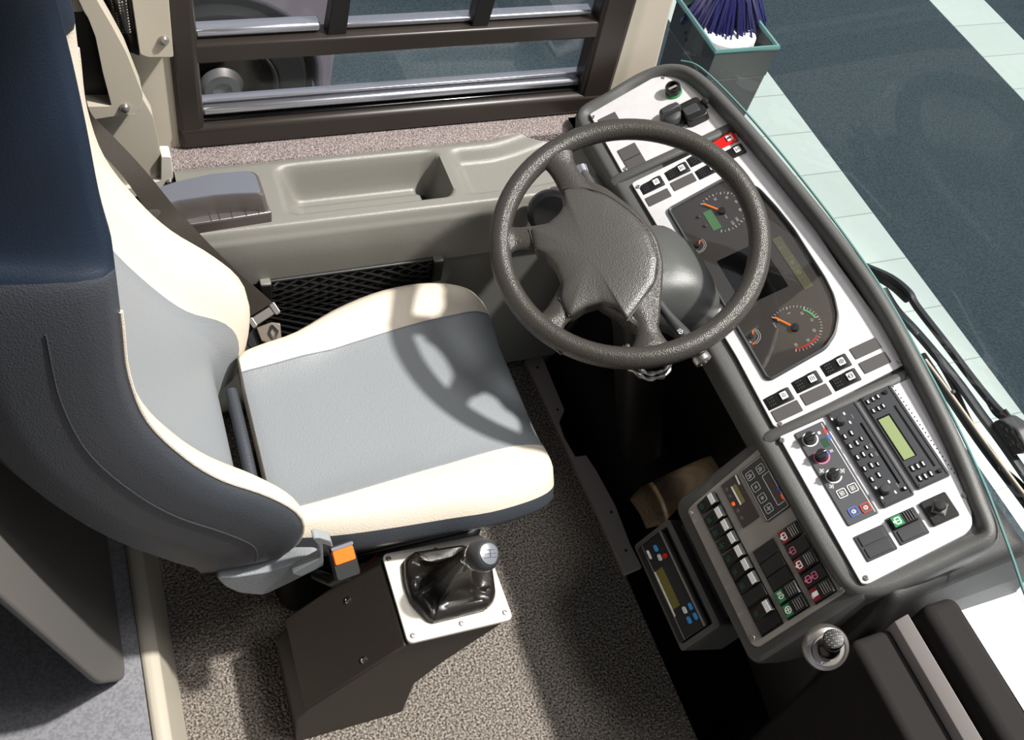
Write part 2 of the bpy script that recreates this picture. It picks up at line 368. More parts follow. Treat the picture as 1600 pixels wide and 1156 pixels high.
def icon_generic(mb, F, u, v, s, h, kind, mi=0):
    if kind == 'fan':
        for k in range(4): a = k*pi/2; mb.arc(F, (u+s*.25*math.cos(a), v+s*.25*math.sin(a)), s*.22, a, a+pi, s*.1, h, h+.0003, mi, 6)
    elif kind == 'snow':
        for k in range(3):
            a = k*pi/3; mb.strip(F, [(u-s*.45*math.cos(a), v-s*.45*math.sin(a)), (u+s*.45*math.cos(a), v+s*.45*math.sin(a))], s*.09, h, h+.0003, mi)
    elif kind == 'heat':
        for k in (-1, 0, 1):
            mb.strip(F, [(u+k*s*.22, v-s*.3), (u+k*s*.22+s*.08, v-s*.1), (u+k*s*.22-s*.06, v+s*.12), (u+k*s*.22+s*.04, v+s*.3)], s*.08, h, h+.0003, mi)
    elif kind == 'screen':
        mb.outline(F, [(u-s*.4, v-s*.3), (u+s*.4, v-s*.3), (u+s*.3, v+s*.3), (u-s*.3, v+s*.3)], s*.08, h, h+.0003, mi)
        icon_generic(mb, F, u, v-s*.05, s*.7, h, 'heat', mi)
    elif kind == 'bus':
        mb.outline(F, rrect(u-s*.35, u+s*.35, v-s*.25, v+s*.28, s*.1, 2), s*.12, h, h+.0003, mi)
        mb.strip(F, [(u, v-s*.25), (u, v+s*.28)], s*.08, h, h+.0003, mi)
        mb.strip(F, [(u-s*.1, v-s*.48), (u+s*.15, v-s*.3)], s*.16, h, h+.0003, mi)
    elif kind == 'lines':
        for k in range(3): mb.strip(F, [(u-s*.4, v-s*.3+k*s*.3), (u+s*.4, v-s*.3+k*s*.3)], s*.1, h, h+.0003, mi)
    elif kind == 'lamp':
        mb.arc(F, (u, v), s*.3, -pi/2, pi/2, s*.09, h, h+.0003, mi, 10); mb.strip(F, [(u, v-s*.3), (u, v+s*.3)], s*.09, h, h+.0003, mi)
        for k in (-1, 0, 1): mb.strip(F, [(u-s*.15, v+k*s*.2), (u-s*.42, v+k*s*.2-s*.05)], s*.08, h, h+.0003, mi)
    elif kind == 'wash':
        mb.arc(F, (u, v), s*.35, 0, 2*pi, s*.1, h, h+.0003, mi, 16); mb.strip(F, [(u-s*.35, v), (u+s*.35, v)], s*.09, h, h+.0003, mi); mb.strip(F, [(u, v-s*.35), (u, v+s*.35)], s*.09, h, h+.0003, mi)
    elif kind == 'door':
        mb.box(F, u-s*.25, u+s*.25, v-s*.35, v+s*.35, h, h+.0004, mi); mb.strip(F, [(u-s*.1, v-s*.45), (u+s*.3, v-s*.45)], s*.1, h, h+.0003, mi)
def rocker(F, cu, cv, W, L, par, col=BLACK, ic='lamp', lens=True, H=.009, name='rocker_switch', dots=True):
    """rocker switch: W along u, L along v; the far end (v+) stands up"""
    G = F.moved(cu, cv); mb = MB()
    mb.rbox(G, -W/2-.0012, W/2+.0012, -L/2-.0012, L/2+.0012, 0, .0018, .002)
    prof = [(-L/2, .003), (-L*.28, .0055), (0, H*.72), (L*.2, H), (L*.42, H), (L/2, H*.75)]
    loops = []
    for v, h in prof: loops.append([G.w(-W/2, v, .0), G.w(W/2, v, .0), G.w(W/2, v, h), G.w(-W/2, v, h)])
    mb.loft(loops); o = obj(name, mb, col, par, bevel=.0012)
    if lens:
        m2 = MB(); m2.rbox(G, -W*.28, W*.28, L*.10, L*.34, H-.0008, H+.0005, .001); obj('icon_lens', m2, LENS, o)
        m3 = MB(); icon_generic(m3, G, 0, L*.22, W*.42, H+.0006, ic, 0); obj('icon', m3, CHAR, o)
    if dots:
        m4 = MB()
        for i in range(3):
            for j in range(3): 
                u = (i-1)*W*.26; v = -L*.34+j*L*.085; hh = .0055+(v+L*.28)/(L*.28)*(H*.72-.0055) if v > -L*.28 else .004+.0015*((v+L*.5)/(L*.22))
                m4.box(G, u-.0011, u+.0011, v-.0011, v+.0011, hh, hh+.0008)
        obj('grip_dots', m4, CHAR, o)
    return o
def blank(F, cu, cv, W, L, par):
    mb = MB(); mb.rbox(F.moved(cu, cv), -W/2, W/2, -L/2, L/2, .0015, .0042, .002); return obj('blank_cover', mb, BLANK, par, bevel=.0006)
def ctr(F, tl, br, h=0):
    a = F.px(*tl, h); b = F.px(*br, h); return (a[0]+b[0])/2, (a[1]+b[1])/2, abs(b[0]-a[0]), abs(b[1]-a[1])
def sw(tl, br, ic, **k):
    c = ctr(FD, tl, br, .008); return rocker(FD, c[0], c[1], .0235, .047, f2, ic=ic, **k)
def bl(tl, br):
    c = ctr(FD, tl, br, .004); return blank(FD, c[0], c[1], .0225, .047, f2)
sw((1193, 624), (1239, 620), 'lamp'); sw((1237.6, 597), (1283, 594), 'lines'); sw((1282, 571), (1329, 567.4), 'wash'); sw((1296, 596), (1344, 588), 'bus')
bl((1206.7, 645), (1252.5, 639)); bl((1252, 619), (1298, 613)); bl((1329, 547.5), (1376, 540.5)); bl((1343, 569.4), (1391, 563.4))
sw((999.6, 290), (1036, 286), 'heat'); sw((1038, 270.6), (1077, 262), 'screen'); sw((1072, 250), (1112, 240), 'wash', lens=False); sw((1088, 268.5), (1123, 260), 'lamp')
bl((1010, 312), (1047, 304)); bl((1049.5, 289), (1086, 279))
sw((1107, 222), (1157, 217), 'door', col=RED, dots=False); sw((1122, 241), (1167, 234), 'screen')
for o in [c for c in f2.children if c.name.startswith('rocker_switch')]:
    if o.data.materials[0] is RED: o['label'] = 'red hazard rocker switch'

# ---- first panel: slots, ignition barrel, headlamp knob, mirror switch
def slot(tl, br, par, mats=BLANK):
    a = FD.px(*tl, .004); b = FD.px(*br, .004); mb = MB(); mb.rbox(FD, a[0], b[0], min(a[1], b[1]), max(a[1], b[1]), .002, .0048, .002)
    m = (a[0]+b[0])/2; o = obj('blank_cover', mb, mats, par, bevel=.0005); m2 = MB(); m2.box(FD, m-.0006, m+.0006, min(a[1], b[1])+.003, max(a[1], b[1])-.003, .0045, .0056); obj('seam', m2, CHAR, o)
a = FD.px(938, 183, .004)
for (x, y) in ((957, 197), (988, 246)):
    u, v = FD.px(x, y, .004); mb = MB()
    mb.rbox(FD, u-.0325, u+.0325, v-.019, v+.019, .002, .0048, .0015); o = obj('blank_cover', mb, BLANK, f1, bevel=.0005)
    m2 = MB(); m2.box(FD, u-.0006, u+.0006, v-.017, v+.017, .0046, .0055); m2.box(FD, u-.0006, u+.0006, v-.017, v+.017, .0046, .0055); obj('seam', m2, CHAR, o)
u, v = FD.px(1052, 140, .012); G = FD.moved(u, v)
mb = MB(); mb.lathe(G, [(.0170, 0), (.0170, .007), (.0155, .0078)], 24); obj('lock_ring', mb, GREENP, f1, label='green ring round the lock barrel')
mb = MB(); mb.lathe(G, [(.0152, .005), (.0152, .021), (.0140, .023), (.0110, .023), (.0105, .012), (.0001, .012)], 28); o = obj('lock_barrel', mb, BLACK, f1)
m2 = MB(); m2.box(G, -.003, .003, -.009, .009, .012, .019); obj('key_slot', m2, CHROME, o)
u, v = FD.px(1054, 182, .01); G = FD.moved(u, v)
mb = MB(); mb.lathe(G, [(.0275, 0), (.0275, .005), (.0245, .008), (.0001, .008)], 28); obj('knob_base', mb, BLACK, f1)
mb = MB(); G = G.moved(-.002, -.006)
mb.lathe(G, [(.0215, .006), (.0225, .013), (.0205, .021), (.014, .025), (.0001, .0255)], 28)
loops = [[G.w(x, y*s_, h) for x, y in ((-.006, -.0215), (.006, -.0215), (.008, 0), (.006, .0215), (-.006, .0215), (-.008, 0))] for h, s_ in ((.018, 1), (.033, .98), (.039, .8))]
mb.loft(loops); obj('headlamp_knob', mb, CHAR, f1, bevel=.002)
u, v = FD.px(1084, 175, .012); G = FD.moved(u, v)
mb = MB(); mb.rbox(G, -.030, .027, -.023, .023, 0, .020, .009, taper=.93); o = obj('mirror_adjuster', mb, BLACK, f1, bevel=.002)
m2 = MB(); m2.rbox(G, -.011, .012, -.021, .012, .016, .0245, .004, taper=.9); obj('adjuster_cap', m2, CHAR, o, bevel=.001)
u, v = FD.px(1102, 164, .01); G = FD.moved(u, v)
mb = MB(); mb.lathe(G, [(.0065, 0), (.005, .004), (.003, .006), (.003, .014), (.0065, .017), (.0078, .022), (.005, .0265), (.0001, .027)], 18); obj('toggle_pin', mb, BLACK, f1)

# ------------------------------------------------------------------ instrument cluster
CL = [(1042, 328), (1131, 279), (1150, 277), (1187, 295), (1214.5, 324.6), (1242, 359), (1266, 397), (1290.6, 435), (1304.5, 463), (1311, 494), (1306, 522), (1291, 545), (1204, 594.4), (1196, 591)]
P = pxs(FD, CL, .004); Pr = rpoly(P, .010)
clu = thing('instrument_cluster', 'dark instrument cluster with speedometer, rev counter and centre display behind the wheel', 'instrument cluster', FD.moved(*P[0]))
cu = sum(p[0] for p in Pr)/len(Pr); cv = sum(p[1] for p in Pr)/len(Pr)
def off(l, d):
    n = len(l); o = []
    for i in range(n):
        a = l[i-1]; b = l[(i+1) % n]; dx, dy = b[0]-a[0], b[1]-a[1]; q = math.hypot(dx, dy) or 1; o.append((l[i][0]-dy/q*d, l[i][1]+dx/q*d))
    return o
sgn = 1 if sum(Pr[i][0]*Pr[(i+1) % len(Pr)][1]-Pr[(i+1) % len(Pr)][0]*Pr[i][1] for i in range(len(Pr))) > 0 else -1
mb = MB()
prof = [(-.001, .002), (0, .008), (.002, .0095), (.0045, .008), (.0075, .0025)]
mb.loft([[FD.w(u, v, h) for u, v in off(Pr, sgn*d)] for d, h in prof], caps=False); obj('bezel', mb, CHAR, clu)
mb = MB(); mb.prism(FD, off(Pr, sgn*.006), .002, .0032); obj('dial_plate', mb, DIAL, clu)
HF = .0034
# raised dark hood area along the far side
def dial(cx, cy, tip, end, n_major, minor, labels, lab_in, name, R=None, W=WHITE, segs=(), txt=None, needle_base=.1):
    c = FD.px(cx, cy, HF); t = FD.px(*tip, HF); e = FD.px(*end, HF)
    R = R or math.hypot(t[0]-c[0], t[1]-c[1]); a0 = math.atan2(t[1]-c[1], t[0]-c[0]); a1 = math.atan2(e[1]-c[1], e[0]-c[0])
    while a1 > a0: a1 -= 2*pi
    d = MB(); tot = n_major*minor
    for k in range(tot+1):
        a = a0+(a1-a0)*k/tot; maj = k % minor == 0; r0 = R*(.88 if maj else .92); w = .0015 if maj else .0009
        d.strip(FD, [(c[0]+r0*math.cos(a), c[1]+r0*math.sin(a)), (c[0]+R*math.cos(a), c[1]+R*math.sin(a))], w, HF, HF+.0003, 0)
    for k, l in enumerate(labels):
        if l == '': continue
        a = a0+(a1-a0)*k/(len(labels)-1); rr = R*lab_in; d.text(FD, l, c[0]+rr*math.cos(a), c[1]+rr*math.sin(a), .0068, HF+.0002, 0)
    if txt: d.text(FD, txt[0], c[0]+txt[1], c[1]+txt[2], txt[3], HF+.0002, 0)
    o = obj(name, d, W, clu)
    for f0, f1_, col, w in segs:
        m2 = MB(); m2.arc(FD, c, R*.86, a0+(a1-a0)*f0, a0+(a1-a0)*f1_, w, HF, HF+.0004); obj('scale_band', m2, col, o)
    m3 = MB(); m3.strip(FD, [(c[0]+R*.12*math.cos(a0), c[1]+R*.12*math.sin(a0)), (c[0]+R*.86*math.cos(a0), c[1]+R*.86*math.sin(a0))], .0022, HF+.003, HF+.0042)
    nd = obj('needle', m3, ORANGE, clu)
    m4 = MB(); m4.lathe(FD.moved(c[0], c[1]), [(.0075, HF), (.007, HF+.006), (.0001, HF+.0065)], 20); obj('needle_hub', m4, BLACK, nd)
    return c, R, a0, a1
dial(1128, 331, (1094.6, 318), (1127, 369), 13, 2, ['', '', '20', '', '40', '', '60', '', '80', '', '100', '120', '', ''], .72, 'speedometer_scale', txt=('km/h', .014, .002, .004))
dial(1242, 513, (1206, 495), (1244, 552), 6, 5, ['0', '5', '10', '15', '20', '25', '30'], .70, 'rev_counter_scale', segs=((10/30, 15/30, GREENL, .0028), (21.5/30, 1.0, REDP, .0034)), txt=('1/min', -.022, -.026, .005))
# small gauges
def small(cx, cy, r, a0, a1, arc_c):
    c = FD.px(cx, cy, HF); m = MB(); m.arc(FD, c, r, a0, a1, .0008, HF, HF+.0003); m.arc(FD, c, r*.8, a0, a1, .0008, HF, HF+.0003)
    m.strip(FD, [(c[0]+.008, c[1]-.006), (c[0]+.011, c[1]-.004)], .002, HF, HF+.0003)
    o = obj('small_gauge_scale', m, WHITE, clu)
    m = MB(); m.arc(FD, c, r*.9, a1, a1+.35*(1 if a1 > a0 else -1), .0035, HF, HF+.0004); obj('warning_band', m, arc_c, o)
    m = MB(); m.strip(FD, [(c[0]+.002, c[1]+.003), (c[0]+r*.7*math.cos(a0), c[1]+r*.7*math.sin(a0))], .002, HF+.002, HF+.003); n = obj('needle', m, ORANGE, clu)
    m = MB(); m.lathe(FD.moved(*c), [(.005, HF), (.0048, HF+.004), (.0001, HF+.0045)], 16); obj('needle_hub', m, BLACK, n)
small(1173, 526, .0165, math.radians(135), math.radians(5), ORANGE)
small(1089, 384, .0165, math.radians(125), math.radians(-20), ORANGE)
for x, y in ((1091.5, 338), (1102, 352)):
    u, v = FD.px(x, y, .006); m = MB(); m.lathe(FD.moved(u, v), [(.0032, HF), (.0032, .006), (.002, .007), (.0001, .007)], 14); obj('trip_button', m, CHAR, clu)
def rect(F, tl, br, h): a = F.px(*tl, h); b = F.px(*br, h); return a[0], b[0], min(a[1], b[1]), max(a[1], b[1])
m = MB(); m.rbox(FD, *rect(FD, (1098, 333), (1128, 355), HF), HF, HF+.0006, .001); obj('odometer_display', m, LCDG, clu)
m = MB(); m.rbox(FD, *rect(FD, (1121, 408), (1232, 447), HF), HF, HF+.0010, .002); obj('centre_display', m, BLACKG, clu)
r = rect(FD, (1207, 375), (1270, 446), HF); m = MB(); m.box(FD, *r, HF, HF+.0004); o = obj('warning_lamp_strip', m, mat('lamp_strip_film', (.42, .41, .33), .4), clu)
m = MB(); n = 5
for k in range(n+1):
    u = r[0]+(r[1]-r[0])*k/n; m.strip(FD, [(u, r[2]), (u, r[3])], .0005, HF+.0004, HF+.0007)
m.strip(FD, [(r[0], r[2]), (r[1], r[2])], .0005, HF+.0004, HF+.0007); m.strip(FD, [(r[0], r[3]), (r[1], r[3])], .0005, HF+.0004, HF+.0007)
um = r[0]+(r[1]-r[0])*.14; vm = (r[2]+r[3])/2
m.outline(FD, [(um-.006, vm-.005), (um+.006, vm-.005), (um, vm+.006)], .0007, HF+.0004, HF+.0007)
icon_generic(m, FD, r[0]+(r[1]-r[0])*.5, vm, .012, HF+.0004, 'heat'); icon_generic(m, FD, r[0]+(r[1]-r[0])*.7, vm, .012, HF+.0004, 'lamp')
obj('warning_icons', m, mat('lamp_strip_line', (.58, .60, .45), .5), o)
m = MB(); m.prism(FD, off(Pr, sgn*.0055), .0062, .0070); obj('cover_glass', m, SMOKE, clu)

# ------------------------------------------------------------------ radio units on the third panel
def unit(name, label, cat, tl, br, h, col):
    a = FD.px(*tl, h); b = FD.px(*br, h); u0, u1, v0, v1 = a[0], b[0], min(a[1], b[1]), max(a[1], b[1])
    t = thing(name, label, cat, FD.moved(u0, v0)); m = MB(); m.rbox(FD, u0, u1, v0, v1, .0032, h, .003, taper=.985); o = obj('faceplate', m, col, t, bevel=.0012); return t, (u0, u1, v0, v1)
def btns(F, l, sz, par, h, col, cap=None, name='button', H=.0022, dv=0):
    for (x, y) in l:
        u, v = F.px(x, y, h); G = F.moved(u, v); m = MB(); m.rbox(G, -sz[0]/2, sz[0]/2, -sz[1]/2, sz[1]/2, h-.0005, h+H, min(sz)*.35, taper=.85); o = obj(name, m, col, par)
        if cap:
            m = MB(); m.rbox(G, -sz[0]*.22, sz[0]*.34, -sz[1]*.2, sz[1]*.2, h+H-.0003, h+H+.0003, min(sz)*.12); obj('label', m, cap, o)
zD = lambda l: [(1280+.1556*x, 600+.1556*y) for x, y in l]
zE = lambda l: [(1360+.1643*x, 600+.1643*y) for x, y in l]
RAD = mat('radio_face', (.215, .22, .235), .4, bump=(900, .15))
r1, q1 = unit('car_radio', 'slim black radio unit with green display and a slot, outermost on the silver panel', 'radio', (1343, 621), (1486, 741), .010, RAD)
h = .010
btns(FD, zD([(490, 180), (540, 150), (590, 125), (545, 270), (597, 245), (645, 220)]), (.0105, .0052), r1, h, BLACK, LENS)
btns(FD, zE([(400, 800), (450, 780), (500, 755), (470, 895), (522, 875), (575, 850)]), (.0125, .0056), r1, h, BLACK, LENS)
btns(FD, zD([(665, 85)])+zE([(660, 825)]), (.007, .007), r1, h, BLACK, None, 'round_button', .004)
m = MB(); rr_ = rect(FD, (1369, 655), (1433, 711), h); m.rbox(FD, *rr_, h-.001, h+.0004, .001); o = obj('display_frame', m, BLACKG, r1)
m = MB(); m.box(FD, rr_[0]+.003, rr_[1]-.001, rr_[2]+.002, rr_[3]-.003, h+.0002, h+.0010); obj('display', m, LCD, o)
a = FD.px(1397, 634, h); b = FD.px(1463, 727, h); m = MB(); m.box(FD, a[0], b[0], a[1]-.0012, a[1]+.0022, h-.0005, h+.0004); obj('tape_slot', m, BLACKG, r1)
mm = MB(); mm.strip(FD, [(q1[0]+.003, a[1]+.0105), (q1[1]-.003, a[1]+.0105)], .0015, h, h+.0012); obj('face_ridge', mm, CHAR, r1)
r2, q2 = unit('disc_player', 'black audio unit with two round knobs and a long slot, between radio and heater controls', 'radio', (1291, 646), (1430, 771), .010, RAD)
for (x, y) in ((220, 355), (665, 1050)):
    (X, Y), = zD([(x, y)]); u, v = FD.px(X, Y, .018); G = FD.moved(u, v)
    m = MB(); m.lathe(G, [(.0078, h), (.0072, h+.010), (.0062, h+.0115), (.0001, h+.0118)], 22); o = obj('volume_knob', m, CHAR, r2)
btns(FD, zD([(130, 355), (250, 297), (310, 385), (190, 447), (700, 980), (570, 1045), (765, 1085), (630, 1140)]), (.0058, .0032), r2, h, LENS, None, 'white_key', .0008)
btns(FD, zD([(258, 527), (313, 625), (385, 735), (455, 850), (530, 955)]), (.0115, .0056), r2, h, BLACK, LENS)
btns(FD, zD([(325, 490), (380, 590), (445, 705), (525, 815), (600, 910)]), (.0125, .0056), r2, h, BLACK, LENS)
btns(FD, zD([(425, 548), (478, 635), (525, 715), (588, 803)]), (.0095, .004), r2, h, BLACK, LENS)
btns(FD, zD([(333, 325), (520, 620), (575, 700), (785, 1015)]), (.009, .0022), r2, h, STEEL, None, 'label_bar', .0003)
a = FD.px(*zD([(420, 390)])[0], h); b = FD.px(*zD([(820, 990)])[0], h); m = MB(); m.box(FD, a[0], b[0], a[1]-.0022, a[1]+.0012, h-.0005, h+.0004); obj('disc_slot', m, BLACKG, r2)
btns(FD, zD([(860, 1050)]), (.007, .007), r2, h, BLACK, LENS, 'round_button', .004)
mm = MB(); mm.strip(FD, [(q2[0]+.003, a[1]+.0085), (q2[1]-.003, a[1]+.0085)], .0015, h, h+.0012); obj('face_ridge', mm, CHAR, r2)
# tiny dark fixing holes at unit corners
for t_, q in ((r1, q1), (r2, q2)):
    for u in (q[0]+.005, q[1]-.005):
        for v in (q[2]+.004, q[3]-.004): m = MB(); m.lathe(FD.moved(u, v), [(.0012, h), (.0001, h+.0004)], 10); obj('fixing_hole', m, BLACKG, t_)
# heater controls
hc = .0055
r3, q3 = unit('heater_control_panel', 'dark heater control panel with three rotary knobs and red and blue keys', 'control panel', (1240, 677), (1374, 801), hc, mat('heater_face', (.30, .30, .315), .45))
zc = lambda x, y: (1180+.1385*x, 640+.1385*y)
m = MB(); a = FD.px(*zc(740, 145), hc); b = FD.px(1373, 799, hc); m.strip(FD, [(q3[0]+.004, a[1]), (q3[1]-.004, a[1])], .0009, hc, hc+.0003); obj('edge_line', m, WHITE, r3)
def knob(x, y, col, a0, a1, kx, ky):
    u, v = FD.px(*zc(x, y), hc); G = FD.moved(u, v)
    m = MB(); m.arc(FD, (u, v), .0118, a0, a1, .0022, hc, hc+.0004); obj('knob_scale', m, col, r3)
    m = MB(); m.lathe(G, [(.0095, hc), (.009, .012), (.0078, .020), (.0001, .0205)], 24); m.box(G, -.0016, .0016, -.0075, .0085, .0200, .0225); o = obj('rotary_knob', m, BLACK, r3)
    m = MB(); m.box(G, -.0006, .0006, .004, .0085, .0224, .0229); obj('pointer', m, WHITE, o)
knob(620, 335, WHITE, math.radians(100), math.radians(-170), 0, 0)
knob(750, 530, PINKP, math.radians(80), math.radians(-150), 0, 0)
knob(885, 745, WHITE, math.radians(60), math.radians(-170), 0, 0)
m = MB(); u, v = FD.px(*zc(750, 530), hc); m.arc(FD, (u, v), .0118, math.radians(80), math.radians(140), .0022, hc, hc+.0004); obj('knob_scale', m, BLUEP, r3, label='blue end of the temperature scale')
for (x, y, c, s) in ((790, 240, REDP, .005), (832, 305, BLUEP, .004)):
    u, v = FD.px(*zc(x, y), hc); m = MB(); m.box(FD, u-s, u+s, v-.002, v+.002, hc, hc+.0004); obj('colour_mark', m, c, r3)
u, v = FD.px(*zc(790, 370), hc); m = MB(); m.box(FD, u-.008, u+.008, v-.005, v+.005, hc, hc+.0003); obj('green_window', m, mat('deep_green', (.18, .30, .24), .3), r3)
u, v = FD.px(*zc(722, 262), hc); m = MB(); m.box(FD, u-.0025, u+.0025, v-.002, v+.002, hc, hc+.0004); icon_generic(m, FD, *FD.px(*zc(860, 465), hc), .006, hc, 'lines'); icon_generic(m, FD, *FD.px(*zc(750, 690), hc), .008, hc, 'fan'); icon_generic(m, FD, *FD.px(*zc(985, 690), hc), .008, hc, 'fan'); icon_generic(m, FD, *FD.px(*zc(862, 865), hc), .008, hc, 'fan'); obj('print', m, WHITE, r3)
for (x, y, c, ic) in ((980, 945, WHITE, 'screen'), (1100, 885, WHITE, 'screen'), (1247, 1105, REDP, 'snow'), (1112, 1150, BLUEP, 'snow')):
    u, v = FD.px(*zc(x, y), hc); s = .0072; m = MB(); m.rbox(FD, u-s, u+s, v-s, v+s, hc-.0005, hc+.0008, .002); o = obj('key', m, BLANK, r3)
    m = MB(); m.outline(FD, rrect(u-s+.0005, u+s-.0005, v-s+.0005, v+s-.0005, .0018, 3), .0012, hc+.0008, hc+.0012); icon_generic(m, FD, u, v, s*1.3, hc+.0009, ic); obj('key_icon', m, WHITE if c is WHITE else c if 0 else (c if c is not WHITE else WHITE), o)
    if c is not WHITE:
        m = MB(); m.lathe(FD.moved(u, v), [(.0035, hc+.0008), (.0001, hc+.0012)], 14); obj('key_symbol', m, WHITE, o)
# row of punched holes beside the radio
m = MB()
a = FD.px(1395.5, 604, .0032); b = FD.px(1491, 739, .0032)
for k in range(23):
    t = k/22; u = a[0]+(b[0]-a[0])*t; v = a[1]+(b[1]-a[1])*t; m.lathe(FD.moved(u, v), [(.0012, .003), (.0011, .0034), (.0001, .0034)], 8)
obj('punched_hole_row', m, BLACKG, f3)
# blank double cover, green switch, joystick
def dbl(tl, br, par):
    q = rect(FD, tl, br, .005); m = MB(); m.rbox(FD, *q, .003, .0052, .002); o = obj('blank_cover', m, BLANK if 0 else CHAR, par, bevel=.0005)
    um = (q[0]+q[1])/2
    for a_, b_ in ((q[0]+.003, um-.0015), (um+.0015, q[1]-.003)):
        m = MB(); m.rbox(FD, a_, b_, q[2]+.004, q[3]-.004, .005, .0068, .0015, taper=.95); obj('cover_tab', m, CHAR, o, bevel=.0004)
    return q
dbl((1333.5, 839), (1403, 857), f3); q = dbl((1383, 811), (1453, 832), f3)
um = (q[0]+q[1])/2; w = um-q[0]
G = FD.moved(q[0]+w*.5+.001, (q[2]+q[3])/2)
m = MB(); L_ = q[3]-q[2]-.006; m.prism(Fr(G.O, G.n, G.u), rrect(-w*.42, w*.42, -L_/2, L_/2, .002, 3), .006, .013, taper=.93); o = obj('rocker_switch', m, BLACK, f3, bevel=.001, label='rocker switch with green symbol')
m = MB(); m.box(G, -w*.36, w*.36, -L_*.44, -L_*.06, .0128, .0136); obj('icon_field', m, GREENP, o); m = MB(); icon_generic(m, G, 0, -L_*.25, w*.6, .0137, 'bus'); obj('icon', m, WHITE, o)
m = MB()
for k in range(4): m.strip(G, [(-w*.34, L_*.08+k*L_*.1), (w*.34, L_*.08+k*L_*.1)], .0009, .0128, .0145)
obj('grip_ribs', m, STEEL, o)
q = rect(FD, (1440, 789), (1496, 801), .006); u, v = (q[0]+q[1])/2, (q[2]+q[3])/2; G = FD.moved(u, v)
js = thing('mirror_joystick', 'small black square joystick for the mirrors beside the radio', 'switch', G.moved(0, 0, .003))
m = MB(); m.rbox(G, -.021, .021, -.0215, .0215, .003, .009, .003, taper=.95); obj('frame', m, BLACK, js, bevel=.001)
m = MB(); m.lathe(G, [(.0145, .009), (.0145, .0096), (.0105, .0125), (.0001, .0125)], 4); o = obj('boot', m, STEEL, js)
m = MB(); m.lathe(G, [(.006, .010), (.0075, .016), (.009, .021), (.007, .024), (.0001, .0243)], 18); obj('stick', m, BLACK, js)
# ================================================================== LOWER SWITCH POD
FL = tilt((.163, -.464, .641), 60)
zL = lambda x, y: (1050+.2941*x, 680+.2941*y)
pod = thing('switch_pod', 'grey sloping pod below the dashboard that carries the switch plate', 'console', loc=(.16, -.47, .35))
m = MB(); O_ = rrect(-.158, .152, -.222, .020, .022, 6)
def podloop(s, h, dx=0): return [FL.w(u*s, (v+.1)*s-.1, h) for u, v in O_]
m.loft([podloop(.93, -.20), podloop(1.0, -.06), podloop(1.0, -.010), podloop(.985, -.003), podloop(.95, -.0005)]); obj('pod_shell', m, DASH, pod)
# body that runs from the pod to the right end of the dashboard
m = MB()
pt = [(.19, -.63), (.46, -.63), (.46, -.30), (.24, -.30)]
def ringxy(l, z): return [Vector((x, y, z)) for x, y in l]
m.loft([ringxy([(.22, -.655), (.43, -.645), (.43, -.30), (.26, -.30)], .10), ringxy([(.17, -.655), (.56, -.65), (.50, -.30), (.22, -.30)], .42), ringxy([(.185, -.652), (.52, -.640), (.46, -.30), (.22, -.30)], .60), ringxy([(.20, -.640), (.47, -.615), (.47, -.30), (.22, -.30)], .665)])
obj('lower_body', m, DASHD, pod, bevel=.02, seg=4)
SP = [zL(80, 400), zL(108, 368), zL(470, 62), zL(512, 75), zL(925, 812), zL(905, 840), zL(455, 1128), zL(420, 1110)]
P = pxs(FL, SP, .003)
sp = thing('switch_plate', 'grey metal plate with columns of black, red and green rocker switches', 'switch panel', FL)
m = MB(); m.prism(FL, rpoly(P, .008), -.002, .003); obj('plate', m, PANEL, sp, bevel=.0007)
screws(FL, [zL(*q) for q in ((480, 78), (103, 412), (905, 820), (430, 1075))], sp)
def lrect(tl, br, h=.003): return rect(FL, zL(*tl), zL(*br), h)
# left column
q = lrect((135, 385), (595, 1000)); m = MB(); m.box(FL, *q, .003, .0042); obj('switch_frame', m, BLACKG, sp)
n = 10; du = (q[1]-q[0])/10.1; W = q[3]-q[2]
caps = [(220, 330), (260, 402), (295, 468), (330, 535), (367, 605), (405, 675), (440, 750), None, (515, 900), None]
for k, c in enumerate(caps):
    if c: u = FL.px(*zL(*c), .010)[0]
    else: u = q[0]+du*(k+.5)
    G = FL.moved(u, (q[2]+q[3])/2); m = MB()
    if c:
        pr = [(-W*.46, .0045), (-W*.1, .0075), (W*.12, .011), (W*.42, .0115), (W*.47, .006)]
        m.loft([[G.w(-du*.42, v, .0035), G.w(du*.42, v, .0035), G.w(du*.42, v, h), G.w(-du*.42, v, h)] for v, h in pr]); o = obj('rocker_switch', m, BLACK, sp, bevel=.0008)
        m = MB(); m.box(G, -du*.38, du*.38, W*.20, W*.40, .0108, .0122); obj('white_cap', m, LENS, o)
        m = MB(); icon_generic(m, G, 0, -W*.24, W*.26, .0076, ['lamp', 'lamp', 'lines', 'fan', 'screen', 'heat', 'screen', '', 'heat'][k]); obj('icon', m, mat('dim_green', (.15, .42, .36), .5), o)
    else:
        m.box(G, -du*.45, du*.45, -W*.47, W*.47, .004, .0058); obj('blank_cover', m, BLACK, sp, bevel=.0005)
